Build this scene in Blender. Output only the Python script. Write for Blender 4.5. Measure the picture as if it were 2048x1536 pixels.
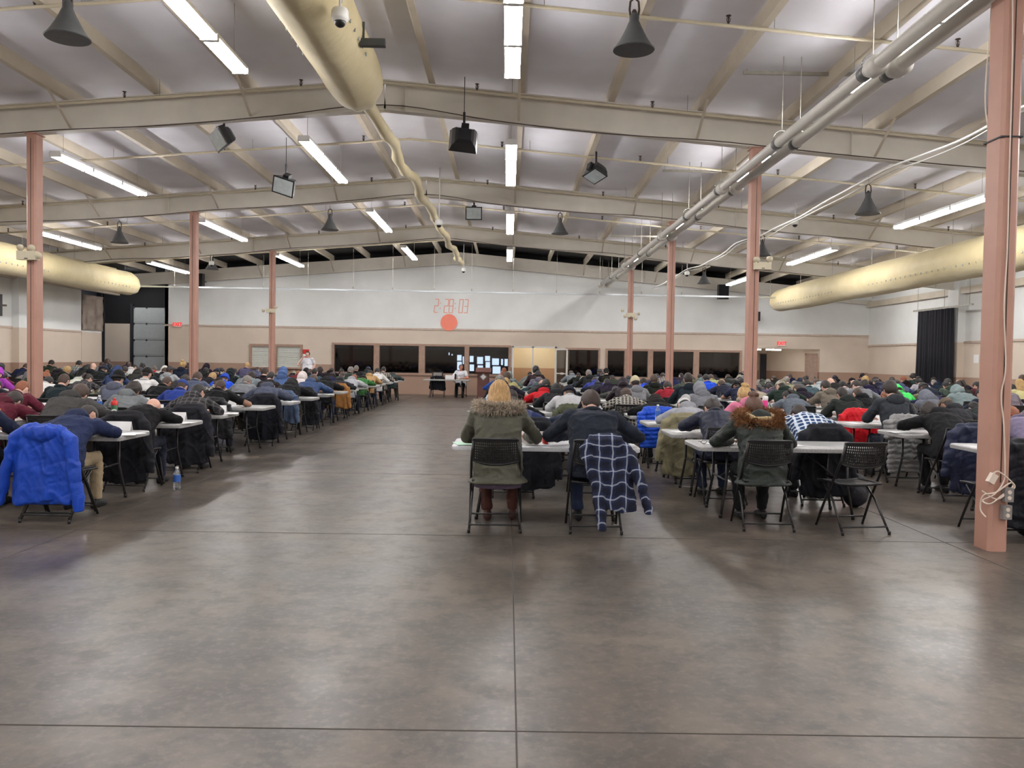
import bpy, bmesh, math, random
from mathutils import Vector, Matrix, noise
random.seed(7)
PI = math.pi
C = bpy.context.scene.collection
for o in list(bpy.data.objects): bpy.data.objects.remove(o)

# ------------------------------------------------------------------ camera, light, exposure
CAM = Vector((0, 0, 1.59))
F = 1657.0
_y = Vector((-8 / F, 49 / F, -1)).normalized()          # the hall's depth direction seen in the camera's frame
_u = Vector((0.0155, 1, 0)); _z = (_u - _y * _u.dot(_y)).normalized()
_x = _y.cross(_z)
ROT = Matrix((_x, _y, _z))                               # camera frame -> world
cd = bpy.data.cameras.new('camera'); cam = bpy.data.objects.new('camera', cd); C.objects.link(cam)
cam.matrix_world = Matrix.Translation(CAM) @ ROT.to_4x4()
cd.sensor_width = 36; cd.lens = F * 36 / 2048; cd.clip_start = .05; cd.clip_end = 200
sc = bpy.context.scene
sc.camera = cam
def at(px, py, Y):
    """world point at depth Y seen at pixel (px, py) of the photograph"""
    d = ROT @ Vector((px - 1024, 768 - py, -F))
    return CAM + d * (Y / d.y)
w = bpy.data.worlds.new('world'); sc.world = w; w.use_nodes = True
w.node_tree.nodes['Background'].inputs[0].default_value = (.02, .03, .05, 1)
w.node_tree.nodes['Background'].inputs[1].default_value = .3
sc.view_settings.view_transform = 'Standard'; sc.view_settings.look = 'None'
sc.view_settings.gamma = 1; sc.view_settings.use_curve_mapping = False
sc.view_settings.exposure = 0.35
LAMP = 45.0
sc.cycles.max_bounces = 8; sc.cycles.diffuse_bounces = 5; sc.cycles.glossy_bounces = 3
sc.cycles.transmission_bounces = 6; sc.cycles.transparent_max_bounces = 8
sc.cycles.sample_clamp_indirect = 6

# ------------------------------------------------------------------ materials
def srgb(r, g, b):
    f = lambda c: (c / 255 / 12.92) if c / 255 <= .04045 else ((c / 255 + .055) / 1.055) ** 2.4
    return (f(r), f(g), f(b), 1)
class NT:
    def __init__(s, name):
        s.m = bpy.data.materials.new(name); s.m.use_nodes = True; s.t = s.m.node_tree
        s.b = s.t.nodes['Principled BSDF']
    def n(s, kind, **k):
        x = s.t.nodes.new(kind)
        for a, v in k.items(): setattr(x, a, v)
        return x
    def l(s, a, b): s.t.links.new(a, b)
    def val(s, sock, v):
        if hasattr(v, 'links'): s.l(v, sock)
        else: sock.default_value = v
    def math(s, op, a, b=0.0, c=0.0):
        x = s.n('ShaderNodeMath', operation=op)
        for i, v in enumerate((a, b, c)): s.val(x.inputs[i], v)
        return x.outputs[0]
    def mix(s, f, a, b):
        x = s.n('ShaderNodeMix', data_type='RGBA')
        s.val(x.inputs[0], f); s.val(x.inputs[6], a); s.val(x.inputs[7], b)
        return x.outputs[2]
    def noise(s, scale, detail=3, vec=None, rough=.5):
        x = s.n('ShaderNodeTexNoise'); x.inputs['Scale'].default_value = scale; x.inputs['Detail'].default_value = detail
        x.inputs['Roughness'].default_value = rough
        if vec is not None: s.l(vec, x.inputs['Vector'])
        return x.outputs[0]
    def obj(s): return s.n('ShaderNodeTexCoord').outputs['Object']
    def pos(s): return s.n('ShaderNodeNewGeometry').outputs['Position']
    def sep(s, v):
        x = s.n('ShaderNodeSeparateXYZ'); s.l(v, x.inputs[0]); return x.outputs
    def rng(s, v, a, b, c=0.0, d=1.0):
        x = s.n('ShaderNodeMapRange'); s.l(v, x.inputs[0])
        for i, q in enumerate((a, b, c, d)): x.inputs[i + 1].default_value = q
        return x.outputs[0]
    def bump(s, h, strength=.2, dist=.01):
        x = s.n('ShaderNodeBump'); x.inputs['Strength'].default_value = strength; x.inputs['Distance'].default_value = dist
        s.l(h, x.inputs['Height']); s.l(x.outputs[0], s.b.inputs['Normal'])
    def base(s, c): s.val(s.b.inputs['Base Color'], c)
    def set(s, **k):
        for a, v in k.items(): s.val(s.b.inputs[a.replace('_', ' ')], v)
        return s
def plain(name, col, rough=.6, metal=0.0, var=.12, scale=8, bump=0):
    t = NT(name); n = t.noise(scale, 3, t.obj())
    f = t.rng(n, .3, .7)
    a = tuple(c * (1 - var) for c in col[:3]) + (1,); b = tuple(min(1, c * (1 + var)) for c in col[:3]) + (1,)
    t.base(t.mix(f, a, b)); t.set(Roughness=rough, Metallic=metal)
    if bump: t.bump(t.noise(scale * 6, 2, t.obj()), bump)
    return t.m
def emit(name, col, s, base=(.8, .8, .8, 1)):
    t = NT(name); t.base(base); t.b.inputs['Emission Color'].default_value = col; t.b.inputs['Emission Strength'].default_value = s
    return t.m
def painted_wall(name, bands, rough=.7):
    """paint colours in horizontal bands: [(z_top, colour), ...]"""
    t = NT(name); z = t.sep(t.pos())[2]
    col = bands[0][1]
    for (zt, _), (_, c2) in zip(bands[:-1], bands[1:]):
        col = t.mix(t.math('GREATER_THAN', z, zt), col, c2)
    n = t.noise(.8, 4, t.pos()); f = t.rng(n, .3, .7, .93, 1.04)
    x = t.n('ShaderNodeMix', data_type='RGBA', blend_type='MULTIPLY'); x.inputs[0].default_value = 1
    t.val(x.inputs[6], col)
    cc = t.n('ShaderNodeCombineColor')
    for i in range(3): t.l(f, cc.inputs[i])
    t.l(cc.outputs[0], x.inputs[7]); t.base(x.outputs[2]); t.set(Roughness=rough)
    t.bump(t.noise(30, 2, t.pos()), .08)
    return t.m
WHITE = srgb(232, 234, 232); TAN = srgb(214, 200, 184); BROWN = srgb(166, 138, 120)
M = {}
M['wall_back'] = painted_wall('wall_back_paint', [(1.25, BROWN), (2.86, TAN), (9, WHITE)])
M['wall_side'] = painted_wall('wall_side_paint', [(1.22, BROWN), (2.43, TAN), (9, WHITE)])
M['recess_paint'] = painted_wall('recess_paint', [(1.22, BROWN), (9, TAN)])
M['corridor'] = painted_wall('corridor_paint', [(1.2, srgb(196, 160, 128)), (9, srgb(240, 224, 190))])
M['trim_brown'] = plain('brown_trim_paint', srgb(160, 132, 115), .55)
M['ledge'] = plain('ledge_paint', srgb(196, 178, 164), .55)
M['column'] = plain('column_paint', srgb(176, 134, 118), .45, var=.06, scale=3)
M['steel_cream'] = plain('cream_painted_steel', srgb(216, 211, 200), .5, var=.06, scale=2)
M['purlin'] = plain('purlin_steel', srgb(196, 186, 168), .5, var=.1, scale=1.5)
M['dark'] = plain('dark_steel', srgb(38, 40, 46), .6)
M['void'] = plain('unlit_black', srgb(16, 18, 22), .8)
M['black'] = plain('black_plastic', srgb(22, 22, 24), .38, var=.2)
M['black_metal'] = plain('black_tube', srgb(26, 25, 26), .35, var=.15)
M['bell'] = plain('bell_grey', srgb(66, 68, 68), .5)
M['white_plastic'] = plain('white_plastic', srgb(228, 228, 224), .4, var=.03)
M['pipe'] = plain('pale_pipe_jacket', srgb(205, 203, 195), .35, var=.04, scale=2)
M['chrome'] = plain('chrome', srgb(200, 200, 200), .2, 1.0)
M['clamp'] = plain('clamp_grey', srgb(110, 112, 112), .4, .4)
M['rod'] = plain('hanger_rod', srgb(150, 146, 136), .4, .3)
M['sprinkler'] = plain('sprinkler_pipe_paint', srgb(200, 190, 165), .5, var=.05)
M['dark_metal'] = plain('bronze_metal', srgb(70, 58, 50), .4, .5)
M['tube'] = emit('lit_fluorescent_tube', (1, .97, .97, 1), LAMP)
M['housing'] = plain('fixture_white_enamel', srgb(230, 230, 228), .35, var=.03)
M['track'] = plain('brushed_aluminium', srgb(190, 196, 200), .28, .9, var=.03)
M['beige_box'] = plain('beige_plastic', srgb(205, 196, 170), .5, var=.04)
M['lens'] = plain('lamp_lens', srgb(170, 178, 178), .15, .1)
M['red'] = plain('red_plastic', srgb(200, 40, 34), .4)
M['paper'] = plain('paper', srgb(236, 236, 236), .8, var=.03)
M['mint'] = plain('mint_paper', srgb(190, 226, 205), .8, var=.03)
M['cord'] = plain('cord_cream', srgb(220, 205, 190), .5, var=.05)
M['grey_box'] = plain('grey_metal_box', srgb(135, 132, 130), .45, .3)
M['door_brown'] = plain('brown_door', srgb(158, 134, 120), .5)
M['panel'] = plain('overhead_door_panel', srgb(176, 182, 184), .5, var=.04)
M['shutter'] = plain('shutter_slat_paint', srgb(218, 220, 212), .5, var=.04)
M['curtain'] = plain('black_curtain_cloth', srgb(20, 20, 28), .9)
M['ply'] = plain('stained_boarding', srgb(150, 138, 128), .8, var=.35, scale=2)
M['wood_dark'] = plain('podium_wood', srgb(96, 58, 50), .5, var=.15, scale=5)
M['tan_pencil'] = plain('pencil_wood', srgb(214, 150, 80), .5)
M['day'] = emit('daylight_pane', (.72, .84, 1, 1), 2.2)
M['exit_red'] = emit('exit_letters', (1, .03, .03, 1), .55, (.5, .01, .01, 1))
M['exit_face'] = emit('exit_face', (1, .5, .45, 1), .08, (.75, .6, .56, 1))
M['clock'] = emit('projected_clock_light', (1, .42, .33, 1), .62)
M['disc_light'] = emit('projected_disc_light', (1, .33, .26, 1), .85)
M['corr_lamp'] = emit('corridor_lamp', (1, .95, .86, 1), 15)

def m_table(name, c1, c2):
    t = NT(name); n = t.noise(60, 4, t.obj(), .7); n2 = t.noise(2, 2, t.obj())
    t.base(t.mix(t.rng(n, .35, .65), c1, c2)); t.set(Roughness=t.rng(n2, .2, .8, .28, .42)); t.bump(n, .05)
    return t.m
M['table_grey'] = m_table('speckled_grey_table_plastic', srgb(150, 150, 150), srgb(186, 186, 184))
M['table_white'] = m_table('white_table_plastic', srgb(216, 218, 224), srgb(232, 234, 238))
# roof insulation
t = NT('white_vinyl_insulation'); p = t.pos()
t.base(t.mix(t.rng(t.noise(.7, 4, p), .3, .75), srgb(240, 240, 246), srgb(222, 220, 226)))
t.set(Roughness=.6); t.bump(t.noise(2, 3, p), .2, .05); M['insulation'] = t.m
# floor
t = NT('polished_concrete'); p = t.pos()
def soft(v, a, b, c=0.0, d=1.0):
    x = t.n('ShaderNodeMapRange'); x.interpolation_type = 'SMOOTHSTEP'; t.l(v, x.inputs[0])
    for i, q in enumerate((a, b, c, d)): x.inputs[i + 1].default_value = q
    return x.outputs[0]
big = t.noise(.35, 3, p, .5); mid = t.noise(1.2, 6, p, .62); small = t.noise(4.0, 6, p, .65); fine = t.noise(18, 5, p, .7)
c = t.mix(soft(big, .25, .75), srgb(62, 58, 54), srgb(88, 80, 72))
c = t.mix(soft(mid, .38, .68, 0, .85), c, srgb(108, 98, 87))
c = t.mix(soft(small, .42, .68, 0, .7), c, srgb(60, 57, 54))
c = t.mix(soft(fine, .45, .7, 0, .5), c, srgb(118, 109, 99))
t.base(c)
t.set(Roughness=t.math('ADD', soft(mid, .35, .65, .285, .34), soft(small, .4, .65, 0, .05))); t.b.inputs['IOR'].default_value = 1.5
M['floor'] = t.m
M['joint'] = plain('joint_filler', srgb(62, 56, 50), .7)
# duct fabric
t = NT('duct_fabric'); o_ = t.obj()
t.base(t.mix(t.rng(t.noise(1.5, 3, o_), .3, .7), srgb(196, 181, 136), srgb(210, 196, 152)))
t.set(Roughness=.6); t.b.inputs['Sheen Weight'].default_value = .2; t.bump(t.noise(4, 3, o_), .3, .05); M['duct'] = t.m
# window glass: dark tinted panes with mirror-like gloss
t = NT('tinted_window_glass'); t.base((.35, .38, .42, 1)); t.set(Roughness=.03); t.b.inputs['Transmission Weight'].default_value = 1; M['glass'] = t.m
t = NT('clear_bottle'); t.base((.9, .95, 1, 1)); t.set(Roughness=.05); t.b.inputs['Transmission Weight'].default_value = .9; M['bottle'] = t.m
def oc(t): return t.n('ShaderNodeObjectInfo').outputs['Color']
def cloth(name, rough=.85, amp=.25, weave=90, fold=3, knit=False):
    t = NT(name); o_ = t.obj(); c = oc(t)
    hs = t.n('ShaderNodeHueSaturation'); t.l(c, hs.inputs['Color'])
    t.l(t.rng(t.noise(fold, 4, o_), .3, .7, 1 - amp, 1 + amp), hs.inputs['Value']); t.base(hs.outputs[0])
    t.set(Roughness=rough); t.b.inputs['Sheen Weight'].default_value = .02; t.b.inputs['Specular IOR Level'].default_value = .25
    t.bump(t.math('ADD', t.noise(weave, 2, o_), t.math('MULTIPLY', t.noise(14, 3, o_), 2.0)), .35, .012)
    return t.m
M['cloth'] = cloth('dyed_cloth'); M['nylon'] = cloth('nylon_shell', .5, .15, 30)
M['denim'] = cloth('trouser_cloth', .9, .2)
t = NT('skin'); o_ = t.obj(); c = oc(t)
hs = t.n('ShaderNodeHueSaturation'); t.l(c, hs.inputs['Color']); t.l(t.rng(t.noise(12, 3, o_), .3, .7, .92, 1.05), hs.inputs['Value'])
t.base(hs.outputs[0]); t.set(Roughness=.5); t.b.inputs['Subsurface Weight'].default_value = .05; M['skin'] = t.m
t = NT('hair_strands'); o_ = t.obj(); c = oc(t)
mp = t.n('ShaderNodeMapping'); t.l(o_, mp.inputs[0]); mp.inputs['Scale'].default_value = (120, 120, 12)
n = t.noise(1, 4, mp.outputs[0]); hs = t.n('ShaderNodeHueSaturation'); t.l(c, hs.inputs['Color']); t.l(t.rng(n, .3, .7, .6, 1.4), hs.inputs['Value'])
t.base(hs.outputs[0]); t.set(Roughness=.55); t.bump(n, .5, .006); M['hair'] = t.m
t = NT('fur_tufts'); o_ = t.obj(); c = oc(t); hs = t.n('ShaderNodeHueSaturation'); t.l(c, hs.inputs['Color'])
t.l(t.rng(t.noise(45, 3, o_), .3, .7, .35, 1.6), hs.inputs['Value']); t.base(hs.outputs[0]); t.set(Roughness=.9); M['fur'] = t.m
def plaid(name, base, dark, line, k=9.0, lw=.12, band=.5, accent=None, mixf=.75):
    t = NT(name); x, y, z = t.sep(t.obj()); v = t.math('ADD', z, t.math('MULTIPLY', y, .8))
    wob = t.math('MULTIPLY', t.noise(5, 2, t.obj()), .06)
    fx = t.math('FRACT', t.math('ADD', t.math('MULTIPLY', t.math('ADD', x, wob), k), 50)); fz = t.math('FRACT', t.math('ADD', t.math('MULTIPLY', t.math('ADD', v, wob), k), 50))
    bx = t.math('LESS_THAN', fx, band); bz = t.math('LESS_THAN', fz, band)
    c = t.mix(t.math('MULTIPLY', t.math('ADD', bx, bz), .5), base, dark)
    for f in (fx, fz):
        on = t.math('LESS_THAN', t.math('ABSOLUTE', t.math('SUBTRACT', f, .75)), lw / 2)
        c = t.mix(t.math('MULTIPLY', on, mixf), c, line)
        if accent is not None:
            on = t.math('LESS_THAN', t.math('ABSOLUTE', t.math('SUBTRACT', f, .25)), lw / 4); c = t.mix(t.math('MULTIPLY', on, .6), c, accent)
    t.base(c); t.set(Roughness=.88); t.bump(t.noise(60, 2, t.obj()), .3, .01)
    return t.m
M['plaid_navy'] = plaid('navy_flannel_plaid', srgb(30, 42, 78), srgb(14, 19, 40), srgb(216, 224, 238), 8.2, .11, .5, None, .4)
M['plaid_blue'] = plaid('blue_white_plaid', srgb(96, 136, 180), srgb(22, 52, 92), srgb(226, 232, 238), 15, .3, .55)
M['plaid_bw'] = plaid('black_white_check', srgb(205, 200, 190), srgb(26, 24, 24), srgb(120, 112, 104), 16, .1, .6)
M['plaid_dark'] = plaid('charcoal_plaid', srgb(52, 50, 52), srgb(26, 26, 30), srgb(96, 92, 92), 13, .14)
M['plaid_green'] = plaid('grey_green_plaid', srgb(150, 158, 150), srgb(66, 76, 70), srgb(200, 200, 190), 13, .14)
t = NT('camouflage_cloth'); n = t.noise(16, 3, t.obj()); c = t.mix(t.math('GREATER_THAN', n, .5), srgb(70, 72, 50), srgb(150, 148, 120))
c = t.mix(t.math('GREATER_THAN', t.noise(22, 2, t.obj()), .56), c, srgb(32, 34, 28)); t.base(c); t.set(Roughness=.9); M['camo'] = t.m

# ------------------------------------------------------------------ mesh helpers
class MB:
    def __init__(s): s.v = []; s.f = []; s.m = []; s.mi = 0
    def add(s, vs, fs):
        b = len(s.v); s.v += [tuple(q) for q in vs]; s.f += [tuple(i + b for i in f) for f in fs]; s.m += [s.mi] * len(fs); return s
    def box(s, c, d, rot=None):
        hx, hy, hz = d[0] / 2, d[1] / 2, d[2] / 2
        vs = [Vector((x, y, z)) for x in (-hx, hx) for y in (-hy, hy) for z in (-hz, hz)]
        if rot is not None: vs = [rot @ q for q in vs]
        vs = [q + Vector(c) for q in vs]
        return s.add(vs, [(0, 1, 3, 2), (4, 6, 7, 5), (0, 4, 5, 1), (2, 3, 7, 6), (0, 2, 6, 4), (1, 5, 7, 3)])
    def b2(s, x0, x1, y0, y1, z0, z1): return s.box(((x0 + x1) / 2, (y0 + y1) / 2, (z0 + z1) / 2), (abs(x1 - x0), abs(y1 - y0), abs(z1 - z0)))
    def beam(s, a, b, wd, h, up=(0, 0, 1)):
        a, b = Vector(a), Vector(b); d = b - a; L = d.length; d.normalize(); u = Vector(up); sx = d.cross(u).normalized(); u = sx.cross(d)
        R = Matrix((sx, d, u)).transposed(); return s.box((a + b) / 2, (wd, L, h), R)
    def loft(s, rings, cap=True, closed=False):
        n = len(rings[0]); b = []; fs = []
        for r in rings: b += list(r)
        k = len(rings)
        for i in range(k if closed else k - 1):
            for j in range(n):
                fs.append((i * n + j, i * n + (j + 1) % n, ((i + 1) % k) * n + (j + 1) % n, ((i + 1) % k) * n + j))
        if cap and not closed: fs += [tuple(range(n))[::-1], tuple((k - 1) * n + j for j in range(n))]
        return s.add(b, fs)
    def tube(s, pts, r, seg=10, flat=1.0, closed=False, up=(0, 0, 1)):
        pts = [Vector(q) for q in pts]; n = len(pts)
        if not hasattr(r, '__len__'): r = [r] * n
        rings = []; ref = None
        for i, q in enumerate(pts):
            if closed: d = pts[(i + 1) % n] - pts[i - 1]
            else: d = pts[min(i + 1, n - 1)] - pts[max(i - 1, 0)]
            if d.length < 1e-9: d = Vector((0, 0, 1))
            d.normalize()
            if ref is None:
                u = Vector(up)
                if abs(d.dot(u)) > .95: u = Vector((0, 1, 0))
                ref = u
            a = d.cross(ref)
            if a.length < 1e-4: a = d.cross(Vector((1, 0, 0)))
            a.normalize(); b = a.cross(d).normalized(); ref = b
            rings.append([q + (a * math.cos(t) + b * math.sin(t) * flat) * r[i] for t in (2 * PI * k / seg for k in range(seg))])
        return s.loft(rings, not closed, closed)
    def lathe(s, prof, seg=20, c=(0, 0, 0), rot=None):
        c = Vector(c); rings = []
        for r, z in prof:
            ring = [Vector((max(r, 1e-4) * math.cos(2 * PI * k / seg), max(r, 1e-4) * math.sin(2 * PI * k / seg), z)) for k in range(seg)]
            if rot is not None: ring = [rot @ q for q in ring]
            rings.append([q + c for q in ring])
        return s.loft(rings)
    def ell(s, c, r, rot=None, seg=20, rg=12, fn=None):
        c = Vector(c); rings = []
        for i in range(rg + 1):
            th = PI * (i + .02) / (rg + .04) if 0 < i < rg else (0.03 if i == 0 else PI - .03)
            ring = []
            for k in range(seg):
                ph = 2 * PI * k / seg
                q = Vector((math.sin(th) * math.cos(ph), math.sin(th) * math.sin(ph), -math.cos(th)))
                if fn: q = fn(q)
                q = Vector((q.x * r[0], q.y * r[1], q.z * r[2]))
                ring.append((rot @ q if rot is not None else q) + c)
            rings.append(ring)
        return s.loft(rings)
    def mesh(s, name, mats, smooth=False):
        me = bpy.data.meshes.new(name); me.from_pydata(s.v, [], s.f); me.update()
        for x in (mats if isinstance(mats, (list, tuple)) else [mats]): me.materials.append(x)
        me.polygons.foreach_set('material_index', s.m)
        bm = bmesh.new(); bm.from_mesh(me); bmesh.ops.recalc_face_normals(bm, faces=bm.faces); bm.to_mesh(me); bm.free()
        if smooth:
            me.polygons.foreach_set('use_smooth', [True] * len(me.polygons))
            if smooth == 'auto': me.set_sharp_from_angle(angle=math.radians(40))
        return me
    def build(s, name, mats, parent=None, smooth=False, loc=None): return put(name, s.mesh(name, mats, smooth), parent, loc)
def put(name, me, parent=None, loc=None, rz=0, color=None):
    o = bpy.data.objects.new(name, me); C.objects.link(o)
    if parent is not None: o.parent = parent
    if loc is not None: o.location = loc
    if rz: o.rotation_euler = (0, 0, rz)
    if color is not None: o.color = color
    return o
def tag(o, label=None, cat=None, group=None, kind=None):
    if label: o['label'] = label
    if cat: o['category'] = cat
    if group: o['group'] = group
    if kind: o['kind'] = kind
    return o
def empty(name, loc=(0, 0, 0), rz=0):
    o = bpy.data.objects.new(name, None); C.objects.link(o); o.location = loc; o.rotation_euler = (0, 0, rz); o.empty_display_size = .1
    return o
def copy_tree(o, parent=None):
    c = o.copy(); C.objects.link(c)
    if parent is not None: c.parent = parent
    for ch in o.children: copy_tree(ch, c)
    return c
def remesh(mb, voxel, smooth=3, disp=None, factor=.5):
    me = mb.mesh('tmp', []); o = bpy.data.objects.new('tmp', me); C.objects.link(o)
    r = o.modifiers.new('r', 'REMESH'); r.mode = 'VOXEL'; r.voxel_size = voxel
    if smooth: q = o.modifiers.new('s', 'SMOOTH'); q.iterations = smooth; q.factor = factor
    dg = bpy.context.evaluated_depsgraph_get(); dg.update()
    out = bpy.data.meshes.new_from_object(o.evaluated_get(dg)); bpy.data.objects.remove(o)
    out.materials.clear()
    if disp:
        ns = [v.normal.copy() for v in out.vertices]
        for v, n in zip(out.vertices, ns): v.co += n * disp(v.co, n)
    out.polygons.foreach_set('use_smooth', [True] * len(out.polygons)); out.update()
    return out
def join(me, mb, mats):
    """add mb's faces to mesh me (fingers rooted in the palm, ears on the head)"""
    bm = bmesh.new(); bm.from_mesh(me); m2 = mb.mesh('x', mats, True); bm.from_mesh(m2); bm.to_mesh(me); bm.free(); bpy.data.meshes.remove(m2)
    me.polygons.foreach_set('use_smooth', [True] * len(me.polygons)); me.update()
    return me
def fn(*k): return noise.noise(Vector(k))
#@@STRUCT
# ------------------------------------------------------------------ the hall
RX = -2.2                                               # ridge
XL, XR, YB, YF = -17.1, 15.8, 36.3, -9.0
def zb(x, y): return 5.86 - .0083 * (y - 14.5) - .083 * abs(x - RX)      # underside of the roof frames
def zt(x, y): return zb(x, y) + .52
def structure(mb, name, mat, smooth=False): return tag(mb.build(name, mat, None, smooth), kind='structure')
fl = structure(MB().b2(-19.2, XR + .3, YF - .3, 38.6, -.2, 0), 'floor', M['floor'])
mb = MB()
for y in (-.4, 3.5, 7.42, 11.3, 15.2, 19.1, 23.0, 26.9, 30.8, 34.7): mb.b2(-17, 15.7, y - .004, y + .004, -.003, .0015)
for x in (-15.6, -11.7, -7.8, -3.85, .06, 3.97, 7.9, 11.8): mb.b2(x - .004, x + .004, -8.9, 36.2, -.003, .0018)
mb.build('control_joint', M['joint'], fl)

def wall_with_openings(name, x0, x1, y0, y1, z1, holes, mat):
    mb = MB(); xs = sorted({x0, x1} | {h[0] for h in holes} | {h[1] for h in holes})
    for a, b in zip(xs[:-1], xs[1:]):
        hh = [h for h in holes if h[0] <= a + 1e-6 and h[1] >= b - 1e-6]
        if hh:
            h = hh[0]
            if h[2] > 0: mb.b2(a, b, y0, y1, 0, h[2])
            mb.b2(a, b, y0, y1, h[3], z1)
        else: mb.b2(a, b, y0, y1, 0, z1)
    return structure(mb, name, mat)
PANES1 = [(-7.6, -5.87), (-5.63, -3.9), (-3.64, -1.9), (-1.71, .02)]
PANES3 = [(4.36, 5.1), (5.3, 6.13), (6.35, 8.13), (8.37, 10.15)]
holes = [(-11.2, -9.08, 1.1, 2.0)] + [(a, b, .93, 2.12) for a, b in PANES1] + [(.2, 2.1, 0, 2.18), (2.55, 3.97, .88, 2.08)] + \
        [(a, b, .9, 2.05) for a, b in PANES3] + [(10.62, 13.67, 0, 2.25)]
wall_with_openings('wall_back', -15.0, XR + .2, YB, YB + .18, 4.0, holes, M['wall_back'])
mb = MB()                                               # the gable above, up to the end frame
P = [(-15.0, 4.0), (-15.0, zb(-15, YB) + .1), (RX, zb(RX, YB) + .1), (XR + .2, zb(XR + .2, YB) + .1), (XR + .2, 4.0)]
P = [(x, z) for x, z in P]
mb.v = [(x, YB, z) for x, z in P] + [(x, YB + .18, z) for x, z in P]; n = len(P)
mb.f = [tuple(range(n)), tuple(range(2 * n - 1, n - 1, -1))] + [(i, (i + 1) % n, n + (i + 1) % n, n + i) for i in range(n)]; mb.m = [0] * len(mb.f)
# (the end frame's underside at the eaves comes below 4.9 m: the frame hides that strip)
gable = structure(mb, 'wall_back_gable', M['wall_back'])
structure(MB().b2(-15.0, XR, YB - .035, YB, 2.82, 2.9), 'trim_1', M['ledge'])
structure(MB().b2(XR, XR + .2, YF, YB + .2, 0, 4.9), 'wall_right', M['wall_side'])
structure(MB().b2(XL - .2, XL, YF, 33.3, 0, 4.9), 'wall_left', M['wall_side'])
structure(MB().b2(XL - .2, XR + .2, YF - .2, YF, 0, 6.9), 'wall_front', M['wall_side'])
structure(MB().b2(XR - .035, XR, YF, YB, 2.4, 2.47), 'trim_2', M['ledge'])
structure(MB().b2(XL, XL + .035, YF, 33.3, 2.4, 2.47), 'trim_3', M['ledge'])
for i, (x, y) in enumerate([(XR - .12, 29.0), (XR - .12, 21.8), (XR - .12, 14.5), (XL + .12, 29.0), (XL + .12, 21.8), (XL + .12, 14.5)]):
    structure(MB().b2(x - .13, x + .13, y - .35, y + .35, 0, 4.6), 'wall_pilaster', M['wall_side'])
# eaves struts
for i, x in enumerate((XR - .1, XL + .1)):
    structure(MB().b2(x - .09, x + .09, YF, 36.2, 4.1, 4.33), 'trim_%d' % (4 + i), M['purlin'])
# left loading recess
structure(MB().b2(-18.9, -14.9, 38.1, 38.3, 0, 6.4), 'wall_recess', M['void'])
structure(MB().b2(-19.0, -18.8, 33.3, 38.3, 0, 6.4).b2(-18.9, XL - .2, 33.2, 33.3, 0, 6.4), 'wall_recess_side', M['dark'])
structure(MB().b2(-15.0, -14.85, YB, 38.2, 0, 6.2), 'wall_recess_end', M['wall_side'])
structure(MB().b2(-18.75, -17.25, 37.9, 38.1, 0, 2.95), 'wall_recess_low', M['recess_paint'])
mb = MB(); mb.b2(-17.1, XL + .0, 33.32, 34.95, 2.55, 3.95)
sheet = MB()
for k in range(17):
    pass
rows = []
for j in range(9):
    rows.append([(-17.1 + .05 * math.sin(i * .9) + .02 * math.sin(j * 2 + i), 33.34 + i * .1, 2.5 + j * .18) for i in range(17)] )
sheet.v = [q for r in rows for q in r]
sheet.f = [(j * 17 + i, j * 17 + i + 1, (j + 1) * 17 + i + 1, (j + 1) * 17 + i) for j in range(8) for i in range(16)]; sheet.m = [0] * len(sheet.f)
so = sheet.build('hanging_sheet', M['ply'], None, True); tag(so, 'dingy boarding sheet over the opening beside the dark steel post', 'sheet')
mo = so.modifiers.new('s', 'SOLIDIFY'); mo.thickness = .03
structure(MB().b2(-17.25, -17.08, 33.3, 34.93, 0, 2.5), 'wall_left_end', M['wall_side'])
tag(MB().b2(-17.3, -17.1, 34.95, 35.0, 0, 5).b2(-17.3, -17.1, 35.2, 35.25, 0, 5).b2(-17.22, -17.18, 34.97, 35.23, 0, 5).build('steel_post', M['dark']), 'dark steel post at the corner of the loading recess', 'post')
# overhead sectional door
d = empty('door_1', (-16.05, 37.9, 0)); d['kind'] = 'structure'
for k in range(5):
    MB().b2(-1.02, 1.02, -.03, .03, k * .74 + .01, k * .74 + .73).b2(-.98, .98, -.045, -.03, k * .74 + .08, k * .74 + .66).build('door_panel', M['panel'], d)
    for x in (-.99, -.42): MB().b2(x - .03, x + .03, -.08, -.045, k * .74 + .69, k * .74 + .77).build('door_hinge', M['dark'], d)
for x in (-1.09, 1.09): MB().b2(x - .05, x + .05, -.1, .04, 0, 3.85).build('door_track', M['dark'], d)

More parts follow.
